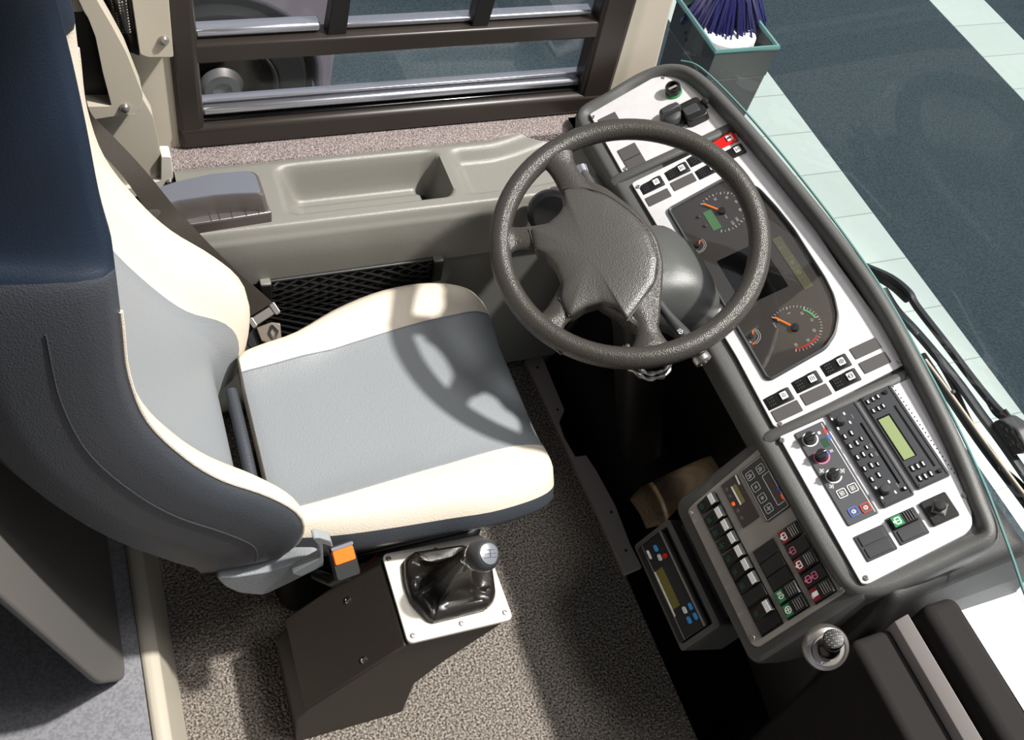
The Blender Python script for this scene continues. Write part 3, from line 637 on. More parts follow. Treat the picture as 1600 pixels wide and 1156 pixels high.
# trip clock module
q = lrect((262, 268), (465, 432)); m = MB(); m.rbox(FL, *q, .003, .0052, .0015); o = obj('clock_module', m, mat('brown_black_face', (.20, .165, .16), .45), sp, bevel=.0004)
a = lrect((318, 272), (388, 352), .0055); m = MB(); m.box(FL, *a, .0052, .0058); obj('clock_display', m, LCDY, o)
m = MB(); m.strip(FL, [(a[0], a[2]-.001), (a[1], a[2]-.001)], .0026, .0052, .0062); u0 = FL.px(*zL(338, 212), .005); u1 = FL.px(*zL(360, 262), .005); m.strip(FL, [u0, u1], .0026, .0052, .006); obj('white_bar', m, LENS, o)
for (x, y, c) in ((290, 290, BLANK), (308, 325, BLANK), (326, 365, ORANGE), (348, 402, BLANK), (368, 440, BLANK)):
    u, v = FL.px(*zL(x, y), .0055); m = MB(); m.rbox(FL.moved(u, v), -.0032, .0032, -.0026, .0026, .005, .0064, .001); obj('small_key', m, c, o)
# heater timer module
q = lrect((362, 192), (632, 375)); m = MB(); m.rbox(FL, *q, .003, .0056, .003); o = obj('timer_module', m, mat('timer_face', (.13, .115, .13), .35), sp, bevel=.0005)
m = MB(); m.outline(FL, rrect(q[0]+.002, q[1]-.002, q[2]+.002, q[3]-.002, .002, 3), .0006, .0056, .0059)
for (x, y, ic) in ((415, 215, 'up'), (470, 178, 'up'), (446, 275, 'heat'), (480, 333, 'snow'), (514, 388, 'fan')):
    u, v = FL.px(*zL(x, y), .0056); s = .0068; m.outline(FL, rrect(u-s, u+s, v-s, v+s, .002, 3), .0008, .0056, .006)
    if ic == 'up':
        for dd in (-.002, .0015): m.strip(FL, [(u-.0035, v-.002+dd), (u, v+.0015+dd), (u+.0035, v-.002+dd)], .0012, .0056, .006)
    else: icon_generic(m, FL, u, v, .008, .0056, ic)
a = lrect((478, 218), (602, 345), .0056); m.outline(FL, rrect(a[0], a[1], a[2], a[3], .002, 3), .0009, .0056, .006); obj('key_outlines', m, WHITE, o)
m = MB(); m.box(FL, a[0]+.002, a[1]-.002, a[2]+.002, a[3]-.002, .0056, .0058); obj('display', m, LCDR, o)
for (x, y, c) in ((567, 288, BLUEP), (587, 326, ORANGE)):
    u, v = FL.px(*zL(x, y), .006); m = MB(); m.box(FL.moved(u, v), -.0045, .0045, -.0018, .0018, .0058, .0064); obj('colour_bar', m, c, o)
# middle column (blank at top, two green switches at the bottom) and right column of red switches
def column(tl, br, rows, nm):
    q = lrect(tl, br); m = MB(); m.box(FL, *q, .003, .0044); obj('switch_frame', m, BLACKG, sp); W = q[3]-q[2]; n = len(rows); du = (q[1]-q[0])/n
    for k, (kind, col, ic) in enumerate(rows):
        u = q[0]+du*(k+.5); G = FL.moved(u, (q[2]+q[3])/2); m = MB()
        if kind == 'blank': m.box(G, -du*.46, du*.46, -W*.46, W*.46, .004, .0058); obj('blank_cover', m, BLACK, sp, bevel=.0005); continue
        pr = [(-W*.47, .006), (-W*.1, .010), (W*.12, .0105), (W*.42, .0075), (W*.47, .005)]
        if kind == 'flat': pr = [(p[0], .0062) for p in pr]
        m.loft([[G.w(-du*.44, v, .0035), G.w(du*.44, v, .0035), G.w(du*.44, v, h), G.w(-du*.44, v, h)] for v, h in pr]); o = obj('rocker_switch', m, BLACK, sp, bevel=.0006, label='rocker switch with %s symbol' % ('green' if col is GREENP else 'red'))
        z = .0098 if kind != 'flat' else .0064
        if kind != 'flat':
            m = MB(); m.box(G, -du*.38, du*.38, -W*.42, -W*.05, z-.0022, z+.0002); obj('icon_field', m, col, o)
            m = MB()
            for j in range(4): m.strip(G, [(-du*.33, W*.08+j*W*.09), (du*.33, W*.08+j*W*.09)], .0009, .009, .0112-.0006*j)
            obj('grip_ribs', m, STEEL, o)
        m = MB(); icon_generic(m, G, 0, -W*.24, min(W*.34, du*.8), z+.0003, ic)
        if kind == 'flat' and k == 3: icon_generic(m, G, 0, W*.05, min(W*.34, du*.8), z+.0003, ic)
        obj('icon', m, WHITE if kind != 'flat' else PINKP, o)
DRED = mat('dark_red_print', (.50, .06, .10), .45)
column((430, 620), (735, 910), [('blank', 0, '')]*3+[('sw', GREENP, 'lamp'), ('sw', GREENP, 'wash')], 'm')
column((560, 522), (880, 828), [('sw', DRED, 'bus'), ('flat', DRED, 'bus'), ('sw', DRED, 'bus'), ('flat', DRED, 'bus'), ('sw', DRED, 'door')], 'r')

# ================================================================== TACHOGRAPH
nT = FL.n
FT = Fr((.02, -.41, .36), FL.n, FL.u)
zT = lambda x, y: (960+.2508*x, 780+.2508*y)
Q = pxs(FT, [zT(145, 300), zT(322, 152), zT(655, 785), zT(418, 905)])
ta = thing('tachograph', 'slim black tachograph with blue buttons and olive display on the low console', 'tachograph', FT)
U0, U1 = (Q[0][0]+Q[1][0])/2, (Q[2][0]+Q[3][0])/2; V0, V1 = (Q[0][1]+Q[3][1])/2-.002, (Q[1][1]+Q[2][1])/2
m = MB(); oo = rrect(U0-.006, U1+.006, V0-.004, V1+.006, .006, 4); ii = rrect(U0+.004, U1-.004, V0+.004, V1-.004, .004, 4)
m.loft([[FT.w(u, v, h) for u, v in l] for l, h in ((oo, -.11), (oo, 0), (ii, .002), (ii, -.012))]); obj('housing', m, DASH, ta)
u0, u1, v0, v1 = U0+.006, U1-.006, V0+.003, V1-.016
m = MB(); m.rbox(FT, u0, u1, v0, v1, -.012, .006, .003, taper=.99); obj('face', m, mat('tacho_face', (.15, .14, .14), .32), ta, bevel=.001)
m = MB(); m.strip(FT, [(u0, v1-.002), (u1, v1-.002)], .003, .006, .0085); m.strip(FT, [(u0, v0+.0135), (u1, v0+.0135)], .0016, .006, .0072); obj('drawer_rail', m, STEEL, ta)
for (x, y, c, w) in ((255, 305, BLUEB, 1), (280, 362, LENS, 1), (313, 352, RED, .8), (435, 690, LENS, 1), (472, 667, BLUEB, 1), (463, 752, BLUEB, 1), (503, 728, BLUEB, 1), (213, 345, LENS, 1.4)):
    u, v = FT.px(*zT(x, y), .0085); G = FT.moved(u, v); s = .0062*w if c is not RED else .0042; t_ = .0032 if c is not RED else .0042
    if x == 213: t_ = .0018
    m = MB(); m.rbox(G, -s, s, -t_, t_, .0055, .0088, t_*.9); obj('button', m, c, ta, label={BLUEB.name: 'blue button', RED.name: 'red button', LENS.name: 'white button'}[c.name])
a = FT.px(*zT(312, 408), .007); b = FT.px(*zT(462, 618), .007); m = MB(); m.box(FT, a[0], b[0], v0+.017, v0+.034, .006, .0066); o = obj('display', m, LCDY, ta)
m = MB(); m.strip(FT, [(a[0], v0+.0155), (b[0]+.012, v0+.0155)], .0024, .0064, .0078); obj('display_edge', m, LENS, ta)
for (x, y) in ((275, 490), (300, 550), (332, 618)):
    u, v = FT.px(*zT(x, y), .007); m = MB(); m.box(FT.moved(u, v), -.004, .004, -.0004, .0004, .006, .0068); obj('print_mark', m, STEEL, ta)
# bracket carrying the tachograph under the pod
m = MB(); m.rbox(FT, U0+.01, U1-.005, V0+.02, V1+.05, -.2, -.02, .01); obj('support', m, BLACK, ta)

# ================================================================== MICROPHONE
FM = Fr(atY(1292, 1013, -.655), (-.25, -.62, .72), (1, -.3, 0))
mc = thing('microphone', 'small black microphone with round grille in a silver socket near the switch plate', 'microphone', FM)
m = MB(); m.lathe(FM, [(.034, -.012), (.035, -.002), (.033, .003), (.0275, .005), (.027, .002), (.0001, .002)], 36); obj('socket_ring', m, STEEL, mc)
m = MB(); m.lathe(FM, [(.025, .002), (.0245, .006), (.0175, .008), (.0165, .0045), (.0001, .0045)], 36); obj('inner_ring', m, PANEL, mc)
for a in (1.2, 4.3): screw(FM, .0212*math.cos(a), .0212*math.sin(a), .006, mc, .0022, CHROME)
tipc = onplane(1303, 998, FM.w(0, 0, .050), FM.n); base = FM.w(0, 0, .004); ax = (tipc-base).normalized(); FMb = Fr(base, ax, FM.u)
L_ = (tipc-base).length
m = MB(); m.lathe(FMb, [(.0155, 0), (.0155, L_*.35), (.0125, L_*.42), (.0125, L_*.62), (.0145, L_*.7), (.0150, L_-.002), (.0140, L_), (.0001, L_)], 28); obj('body', m, BLACKG, mc)
m = MB(); m.lathe(FMb, [(.0138, L_-.001), (.0138, L_+.0012), (.0110, L_+.0022), (.0001, L_+.0026)], 24)
obj('grille', m, dotted('mic_grille', (.10, .10, .10), (.60, .57, .55), 330), mc)

# ================================================================== STEERING WHEEL
nW = Vector((-.3165, -.199, .949)).normalized(); FW = Fr((.022, .032, .774), nW, (0, -1, 0))
wz = lambda x, y: (740+.3978*x, 180+.3978*y)
WP = lambda l, h=0: [FW.px(*wz(x, y), h) for x, y in l]
wh = thing('steering_wheel', 'dark four-spoke steering wheel with large padded hub over the seat front', 'steering wheel', FW)
m = MB(); m.tube([FW.w(.2165*math.cos(2*pi*k/96), .2165*math.sin(2*pi*k/96), 0) for k in range(96)], .0185, 20, closed=True, up=FW.n); obj('rim', m, WHEELM, wh)
HUB = [(352, 288), (420, 284), (520, 312), (625, 385), (690, 460), (726, 560), (715, 655), (665, 725), (605, 806), (585, 775), (560, 752), (500, 735), (440, 752), (375, 792), (340, 722), (348, 660), (322, 595), (285, 548), (238, 524), (222, 446), (290, 425), (335, 385), (356, 345)]
HP = rpoly(WP(HUB, .012), .006, 3); cu = sum(p[0] for p in HP)/len(HP); cv = sum(p[1] for p in HP)/len(HP)
def sc(l, s, F=FW, h=0, c=(cu, cv)): return [F.w(c[0]+(u-c[0])*s, c[1]+(v-c[1])*s, h) for u, v in l]
m = MB(); m.loft([sc(HP, .98, h=-.018), sc(HP, 1.0, h=.007), sc(HP, .99, h=.012), sc(HP, .965, h=.0145), sc(HP, .88, h=.0165), sc(HP, .7, h=.0185), sc(HP, .45, h=.0198), sc(HP, .2, h=.0202), sc(HP, .03, h=.0203)]); obj('hub_pad', m, PAD, wh, ang=85)
SH = [(400, 235), (520, 285), (650, 385), (722, 480), (748, 580), (742, 680), (735, 760), (728, 840), (640, 850), (600, 800), (500, 745), (400, 560), (340, 290)]
HS = rpoly(WP(SH, .0), .012, 3)
m = MB(); m.loft([sc(HS, .80, h=-.06), sc(HS, .95, h=-.03), sc(HS, 1.0, h=-.012), sc(HS, .99, h=.003), sc(HS, .95, h=.007)]); obj('hub_shell', m, WHEELM, wh, ang=60)
def spoke(l, hs, name='spoke'):
    """l: (centre px, half width m, thickness)"""
    loops = []
    pts = [FW.w(*FW.px(*wz(*c), h), h) for (c, w, t), h in zip(l, hs)]
    pts2 = smooth([tuple(p) for p in pts], 5, closed=False); ws = smooth([(w, t) for c, w, t in l], 5, closed=False)
    for i, p in enumerate(pts2):
        p = Vector(p); a = Vector(pts2[max(0, i-1)]); b = Vector(pts2[min(len(pts2)-1, i+1)]); t = (b-a).normalized(); s = FW.n.cross(t).normalized(); nn = t.cross(s)
        w, th = ws[i]; loops.append([p+s*math.cos(2*pi*k/20)*w+nn*math.sin(2*pi*k/20)*th for k in range(20)])
    m = MB(); m.loft(loops); obj(name, m, WHEELM, wh, ang=70)
spoke([((430, 340), .034, .012), ((385, 270), .025, .012), ((345, 205), .0245, .012), ((315, 150), .036, .013), ((300, 128), .050, .006)], (.0, -.001, -.002, -.001, 0))
spoke([((300, 478), .026, .012), ((230, 484), .0225, .012), ((165, 488), .0225, .012), ((125, 490), .034, .013), ((98, 490), .050, .006)], (.0, -.002, -.003, -.001, 0))
spoke([((400, 700), .030, .012), ((352, 758), .024, .012), ((312, 805), .0225, .012), ((280, 846), .034, .013), ((258, 868), .050, .006)], (.0, -.002, -.003, -.001, 0))
spoke([((630, 720), .034, .012), ((668, 800), .022, .012), ((685, 860), .021, .012), ((695, 915), .034, .013), ((700, 940), .050, .006)], (.0, -.002, -.003, -.001, 0))
# seams where the pad meets the spokes
m = MB()
for l in (((350, 288), (420, 284), (520, 312), (625, 385), (690, 460), (726, 560), (715, 655), (665, 725), (603, 808)), ((218, 446), (240, 525)), ((336, 718), (376, 792))):
    pp = [FW.w(*FW.px(*wz(*c), .010), .0105) for c in l]; m.tube([Vector(p) for p in smooth([tuple(p) for p in pp], 4, closed=False)], .0011, 6)
obj('pad_seam', m, CHAR, wh)

# ================================================================== STEERING COLUMN
sc_ = thing('steering_column', 'grey steering column shroud with control stalks under the wheel', 'steering column', loc=(.10, .01, .55))
def sq(c, ax, w, hgt, n=24, p=3.2, up=Vector((0, 1, 0))):
    ax = Vector(ax).normalized(); s = (up-up.dot(ax)*ax).normalized(); t = ax.cross(s); o = []
    for k in range(n):
        a = 2*pi*k/n; ca, sa = math.cos(a), math.sin(a); o.append(Vector(c)+s*w*math.copysign(abs(ca)**(2/p), ca)+t*hgt*math.copysign(abs(sa)**(2/p), sa))
    return o
m = MB()
m.loft([sq((.035, .022, .725), (.3, .15, -1), .060, .065), sq((.07, .018, .705), (.5, .1, -1), .080, .078), sq((.115, .01, .672), (.7, 0, -1), .088, .075), sq((.150, .005, .640), (.7, 0, -1), .085, .062), sq((.185, .0, .59), (.6, 0, -1), .07, .05)])
obj('shroud', m, SHROUD, sc_, ang=60)
m = MB(); m.loft([sq((.06, .02, .68), (.4, .1, -1), .055, .055), sq((.10, .0, .55), (.4, 0, -1), .05, .05), sq((.22, 0, .12), (.4, 0, -1), .045, .045)]); obj('column_tube', m, BLACK, sc_)
# rear collar clamp (silver, torn foil look)
c0 = onplane(993, 585, (-.02, .0, .60), (0, 0, 1)); m = MB()
for rr, dz in ((.046, 0), (.041, .008)):
    m.tube([c0+Vector((math.cos(a)*rr*.9, math.sin(a)*rr, dz+.002*math.sin(a*7)))+Vector((.035, .03, 0)) for a in [pi*.75+k*pi/24*1.25 for k in range(24)]], [.004+.0015*math.sin(k*2.1) for k in range(24)], 8)
obj('clamp_ring', m, STEEL, sc_)
def stalk(p0, p1, r0, r1, nm='stalk'):
    p0 = Vector(p0); p1 = Vector(p1); d = p1-p0; m = MB(); m.tube([p0, p0+d*.25, p0+d*.5, p0+d*.52, p0+d*.97, p1], [r0, r0, r1*.95, r1, r1, r1*.8], 18); o = obj(nm, m, CHAR, sc_); G = Fr(p0+d, d, (0, 0, 1)); return o, G, d
p0 = atZ(1026, 470, .715); p1 = atZ(1100, 565, .700)
o, G, d = stalk(p0, p1, .008, .0125)
m = MB(); m.lathe(G, [(.0145, -.012), (.0150, -.006), (.0145, 0), (.008, .002), (.007, .0005), (.0001, .0005)], 22); obj('stalk_end', m, STEEL, o)
m = MB(); m.lathe(G, [(.0055, .0), (.005, .004), (.0001, .0045)], 16); obj('end_button', m, CHAR, o)
dn = d.normalized(); cd = (CAM-p1); cd = (cd-cd.dot(dn)*dn).normalized(); Gi = Fr(p0+d*.66+cd*.0130, cd, dn)
m = MB(); icon_generic(m, Gi, -.016, 0, .012, 0, 'lamp'); icon_generic(m, Gi, .0, 0, .013, 0, 'fan'); icon_generic(m, Gi, .016, 0, .012, 0, 'wash'); obj('symbols', m, WHITE, o)
p0 = atZ(948, 335, .66); p1 = atZ(908, 266, .66)
m = MB(); m.tube([p0, p0.lerp(p1, .5), p1], [.012, .0105, .0115], 16); o = obj('ignition_stalk', m, SHROUD, sc_)
G = Fr(p1, (p1-p0)+Vector((0, 0, .03)), (1, 0, 0)); m = MB(); m.lathe(G, [(.0135, -.012), (.0135, .006), (.010, .009), (.0001, .009)], 20); obj('stalk_end', m, CHROME, o)
# small black adjuster housing behind the wheel, left side
p = atY(862, 335, .26); m = MB(); G = Fr(p, (-.3, -.8, .6), (1, 0, 0)); m.lathe(G, [(.045, -.03), (.045, .0), (.036, .012), (.0001, .013)], 26); o = obj('adjuster_housing', m, BLACK, sc_); screw(G, -.012, .024, .010, o, .005, BRASS)
# ================================================================== SEAT
seat = thing('driver_seat', 'cream and slate leather driver seat with tall backrest facing the steering wheel', 'seat', loc=(-.4, 0, 0))
# --- cushion: cross-sections along X
XS = [-.612, -.596, -.56, -.50, -.42, -.34, -.27, -.21, -.17, -.145, -.128, -.118]
LY = [.175, .185, .195, .208, .245, .268, .275, .272, .262, .248, .225, .19]
RY = [-.20, -.215, -.225, -.235, -.243, -.250, -.256, -.252, -.242, -.228, -.208, -.175]
TZ = [.455, .458, .460, .463, .466, .470, .472, .470, .462, .450, .432, .405]
BZ = [.385, .385, .39, .40, .412, .418, .420, .418, .414, .404, .394, .385]
SEAML = lambda x: interp(x, [-.62, -.157], [.118, .172]); SEAMR = lambda x: interp(x, [-.587, -.135], [-.171, -.135])
def cush_loop(k, inset=0):
    x = XS[k]; L = LY[k]; R = RY[k]; t = TZ[k]; b = BZ[k]; o = []
    for i in range(27):
        sr, sl = SEAMR(x), SEAML(x); a0, a1 = R+.006, L-.006
        y = a0+(sr-a0)*i/7 if i <= 7 else (sr+(sl-sr)*(i-7)/12 if i <= 19 else sl+(a1-sl)*(i-19)/7)
        s = (y-R)/(L-R)
        e = abs(s-.5)*2; z = t+.016*sstep(.45, .82, e)-.030*sstep(.86, 1.0, e)-.004*math.exp(-((e-.60)/.03)**2)
        o.append(Vector((x, y, z)))
    for s in (.2, .45, .7, .92): o.append(Vector((x, L+.004*math.sin(s*pi), t-.03+(b-t+.03)*s)))
    for s in (.1, .5, .9): o.append(Vector((x, L-.02+(R-L+.04)*s, b)))
    for s in (.92, .7, .45, .2): o.append(Vector((x, R-.004*math.sin(s*pi), t-.03+(b-t+.03)*s)))
    return o
def dens(A, sub): return [p[0] for p in smooth([(a,) for a in A], sub, closed=False)]
XS, LY, RY, TZ, BZ = [dens(a, 3) for a in (XS, LY, RY, TZ, BZ)]
SEAML = lambda x: interp(x, [-.62, -.157], [.118, .172]); SEAMR = lambda x: interp(x, [-.587, -.135], [-.171, -.135])
loops = [cush_loop(k) for k in range(len(XS))]
def cm(i, j):
    if j >= 27: return 2
    return 1 if 7 <= j < 19 else 0
m = MB(); m.loft(loops, mf=cm); obj('seat_cushion', m, [CREAM, SLATE, SIDE], seat, ang=70)
for f_ in (SEAML, SEAMR):
    m = MB(); pts = []
    for k in range(len(XS)-3):
        x = XS[k]; y = f_(x); lp = loops[k][:27]; z = interp(y, [p.y for p in lp], [p.z for p in lp]); pts.append(Vector((x, y, z+.0003)))
    m.tube(pts, .0014, 6); obj('cushion_seam', m, SLATE, seat)
# --- lower rear gusset between cushion and backrest
m = MB(); m.tube([Vector((-.634, y, .440-.01*abs(y)/.2)) for y in [-.155+.02*k for k in range(14)]], .011, 10); obj('rear_gusset', m, SIDE, seat)
# --- base
m = MB(); m.rbox(WORLD, -.60, -.19, -.14, .18, .0, .16, .04); obj('pedestal', m, BLACK, seat, bevel=.01)
m = MB(); m.rbox(WORLD, -.60, -.17, -.155, .20, .24, .395, .05, taper=1.0); obj('seat_pan', m, BLACK, seat, bevel=.01)
m = MB()
for k in range(5): m.rbox(WORLD, -.57+.006*(k % 2), -.20-.006*(k % 2), -.13, .17, .16+.016*k, .174+.016*k, .03)
obj('bellows', m, BLACK, seat, bevel=.004)
# --- backrest: stations along height
BK = [ # z, x centre-front, halfwidth, thick, bolster height, seamw
 (.40, -.665, .215, .095, .055), (.46, -.660, .240, .105, .075), (.53, -.668, .252, .115, .088), (.60, -.700, .255, .125, .078), (.68, -.745, .257, .13, .058),
 (.76, -.785, .258, .13, .052), (.86, -.822, .257, .13, .050), (.96, -.838, .254, .13, .054), (1.05, -.838, .250, .13, .058), (1.12, -.832, .240, .13, .056), (1.15, -.826, .222, .125, .052),
 (1.20, -.818, .212, .12, .040), (1.28, -.812, .206, .12, .034), (1.36, -.808, .195, .115, .028), (1.42, -.808, .185, .10, .022), (1.455, -.818, .165, .075, .012), (1.47, -.83, .13, .045, .004)]
BKs = smooth(BK, 4, closed=False)
bl_ = []
NF = 31
for k, (z, x, w, th, bo) in enumerate(BKs):
    a = BKs[max(0, k-1)]; b = BKs[min(len(BKs)-1, k+1)]; t = Vector((b[1]-a[1], 0, b[0]-a[0])).normalized()
    if k > len(BKs)-10: t = Vector((0, 0, 1))
    f = Vector((t.z, 0, -t.x)); c = Vector((x, 0, z)); o = []
    for i in range(NF):
        lp = .60+.14*sstep(.62, .44, z) if 0 else .60+.16*sstep(.44, .62, .62-z+.44) if 0 else .60+.15*(1-sstep(.44, .64, z))
        q_ = -1+2*i/(NF-1); s = (-1+(1-lp)*i/7) if i <= 7 else (-lp+2*lp*(i-7)/16 if i <= 23 else lp+(1-lp)*(i-23)/7)
        y = s*(w-.004); e = abs(s); d = bo*sstep(.50, .88, e)-(.014)*sstep(.93, 1.0, e)**1.5-.004*math.exp(-((e-.62)/.04)**2)
        o.append(c+f*d+Vector((0, -y, 0)))     # from +y side to -y side
    dd = bo-.014
    for s in (.15, .35, .6, .85): o.append(c+f*(dd+(-th-dd)*s)+Vector((0, -w-.004*math.sin(s*pi), 0)))
    for s in (-.85, -.5, 0, .5, .85): o.append(c+f*(-th-.012*(1-s*s))+Vector((0, s*w, 0)))
    for s in (.85, .6, .35, .15): o.append(c+f*(dd+(-th-dd)*s)+Vector((0, w+.004*math.sin(s*pi), 0)))
    bl_.append(o)
def bm_(i, j):
    z = BKs[i][0]
    if z > 1.12: return 3
    if j >= NF-2 or j < 1: return 2
    return 1 if 7 <= j < 23 else 0
m = MB(); m.loft(bl_, mf=bm_); obj('backrest', m, [CREAM, SLATE, SIDE, HEADSHADE], seat, ang=75)
# piping along the near bolster edge and the far one
for j in (1, NF-2):
    m = MB(); m.tube([bl_[k][j]+Vector((0, 0, 0)) for k in range(2, len(BKs)-31)], .0028, 8); obj('piping', m, CREAM, seat)
m = MB(); m.tube([bl_[k][NF+1]+Vector((0, -.0005, 0)) for k in range(4, len(BKs)-31)], .0012, 6); obj('side_stitching', m, SIDE, seat)
# --- side valance (plastic cover), recliner lever
Yv = -.235
V = [(336, 893), (350, 908), (372, 918), (410, 922), (452, 902), (500, 878), (498, 862), (470, 868), (420, 884), (370, 892)]
P = [atY(x, y, Yv) for x, y in V]; G = Fr((0, Yv, 0), (0, -1, 0), (1, 0, 0))
pp = [(p.x, p.z) for p in P]; m = MB(); m.prism(G, rpoly(pp, .01), -.03, .010); obj('side_cover', m, SLATE, seat, bevel=.004)
V = [(455, 893), (500, 868), (498, 850), (487, 838), (497, 836), (516, 842), (520, 852), (503, 846), (505, 880), (470, 897)]
pp = [((p:=atY(x, y, -.255)).x, p.z) for x, y in V]; G2 = Fr((0, -.255, 0), (0, -1, 0), (1, 0, 0)); m = MB(); m.prism(G2, rpoly(pp, .004, 2), -.012, .004); obj('recliner_lever', m, mat('pale_grey_plastic', (.55, .57, .58), .45), seat, bevel=.002)
# ---------------- buckle receptacle (right of seat)
c = atY(537, 866, -.262); bk = thing('belt_buckle', 'black belt buckle with orange release button beside the seat', 'seat belt buckle', loc=c+Vector((0, 0, -.08)))
G = Fr(c, (.15, -.55, .75), (1, .1, 0))
m = MB(); m.rbox(G, -.021, .021, -.040, .018, -.014, -.001, .006); m.tube([G.w(0, -.035, -.01), G.w(-.01, -.05, -.06), G.w(-.02, -.04, -.12)], .010, 10); obj('housing', m, BLACK, bk, bevel=.002)
m = MB(); m.rbox(G, -.0175, .0175, -.013, .010, -.002, .0025, .003); obj('release_button', m, ORANGE, bk, bevel=.0012)
m = MB(); m.rbox(G, -.0185, .0185, .011, .0165, -.003, .004, .002); obj('metal_lip', m, CHROME, bk)

# ================================================================== SEAT BELT
ey = lambda t: .50+(.285-.50)*t
EL = [(128, 160), (137, 194), (150, 228), (194, 278), (237, 338), (266, 362), (297, 400), (344, 453), (386, 497)]
ER = [(134, 150), (144, 180), (182, 218), (230, 270), (272, 322), (300, 352), (334, 388), (378, 430), (426, 473)]
# points at a depth falling from the pillar to the seat
YB = [.45, .42, .39, .36, .34, .325, .31, .30, .29]
L1 = [atY(x, y, YB[k]) for k, (x, y) in enumerate(EL)]; R1_ = [atY(x, y, YB[k]+.005) for k, (x, y) in enumerate(ER)]
L1 = [Vector(p) for p in smooth([tuple(p) for p in L1], 5, closed=False)]; R1_ = [Vector(p) for p in smooth([tuple(p) for p in R1_], 5, closed=False)]
belt = thing('seat_belt', 'dark brown seat belt running from the pillar down to the seat', 'seat belt', loc=(-.62, .32, .5))
loops = []
for a, b in zip(L1, R1_):
    d = (b-a).normalized(); nn = Vector((.2, -.7, .6)); nn = (nn-nn.dot(d)*d).normalized()*.0008; loops.append([a-nn, b-nn, b+nn, a+nn])
m = MB(); m.loft(loops); obj('webbing', m, BELT, belt)
c = atY(412, 492, .287); d1 = (atY(390, 505, .287)-atY(432, 478, .287)).normalized(); G = Fr(c, CAM-c, d1)
m = MB()
m.rbox(G, -.030, .030, -.008, .010, -.002, .004, .004); m.rbox(G, -.030, -.018, -.012, .014, -.003, .006, .004); m.rbox(G, .020, .031, -.010, .012, -.003, .006, .004); obj('latch_tongue', m, STEEL, belt, bevel=.0015)
m = MB(); P4 = [(400, 512), (424, 503), (438, 505), (440, 530), (432, 540), (408, 533)]; q = [G.px(x, y, -.006) for x, y in P4]; m.prism(G, rpoly(q, .003), -.016, -.004); obj('buckle_body', m, mat('warm_steel', (.58, .54, .50), .35, .6), belt, bevel=.002)
m = MB(); P4 = [(421, 520), (425, 508), (434, 517), (430, 532)]; q = [G.px(x, y, -.003) for x, y in P4]
m.outline(G, rpoly(q, .002), .004, -.006, .0); obj('chrome_frame', m, CHROME, belt)
m = MB(); P4 = [(398, 554), (412, 536), (438, 545), (434, 556)]; q = [G.px(x, y, -.012) for x, y in P4]; m.prism(G, q, -.020, -.012); obj('webbing_fold', m, TRIM, belt, bevel=.002)
m = MB(); P4 = [(386, 540), (388, 508), (404, 512), (408, 536), (398, 548)]; q = [G.px(x, y, -.014) for x, y in P4]; m.prism(G, rpoly(q, .004), -.05, -.016); obj('anchor', m, BLACK, belt, bevel=.002)

# ================================================================== GEAR SHIFT CONSOLE
GZ = .335
gp = [atZ(x, y, GZ) for x, y in ((594, 866), (762, 836), (797, 969), (636, 1008))]
gx0 = (gp[0].x+gp[3].x)/2; gx1 = (gp[1].x+gp[2].x)/2; gy1 = (gp[0].y+gp[1].y)/2; gy0 = (gp[2].y+gp[3].y)/2
FG = Fr(((gx0+gx1)/2, (gy0+gy1)/2, GZ), (.07, 0, 1), (1, 0, 0)); hx = (gx1-gx0)/2; hy = (gy1-gy0)/2
gs = thing('gear_shifter', 'gear stick with chrome-capped knob on a black floor box beside the seat', 'gear lever', loc=(FG.O.x-.2, FG.O.y, 0))
def side(h, ins=0):
    a = FG.w(-hx+.004, 0, -.004); b = FG.w(hx-.004, 0, -.004)
    return [(a.x, a.z), (b.x, b.z), (b.x-.10, b.z-.115), (b.x-.15, b.z-.19), (b.x-.16, 0), (a.x-.185, 0), (a.x-.185, .12), (a.x-.165, .155)]
def pxz(m, l, y0, y1, mi=0): return m.prism(Fr((0, 0, 0), (0, -1, 0), (1, 0, 0)), l, -y1, -y0, mi)
cyg = FG.O.y
m = MB(); pxz(m, side(0), cyg-hy+.004, cyg+hy-.004); obj('console_box', m, BOXB, gs, bevel=.004)
a = FG.w(-hx, 0, -.006); lid0 = Vector((a.x+.001, cyg, a.z-.003)); lid1 = Vector((a.x-.165, cyg, .165)); dl = (lid1-lid0); nl = Vector((dl.z, 0, -dl.x)).normalized(); nl = nl if nl.z > 0 else -nl
FLd = Fr(lid0, nl, (0, 1, 0)); sv = 1 if FLd.v.dot(dl) > 0 else -1
m = MB(); m.box(FLd, -hy+.001, hy+.003, *(sorted((0, sv*dl.length*.99))), 0, .006); obj('rear_lid', m, BOXB, gs, bevel=.003)
for (x, y) in ((543, 937), (568, 1030)):
    u, v = FLd.px(x, y, .006); screw(FLd, u, v, .006, gs, .006, CHROME)
m = MB(); m.rbox(FG, -hx, hx, -hy, hy, -.003, .004, .010); obj('top_plate', m, PLATE, gs, bevel=.001)
for (x, y) in ((607, 873), (681, 859), (645, 993), (721, 974), (789, 957)): u, v = FG.px(x, y, .004); screw(FG, u, v, .004, gs, .0048)
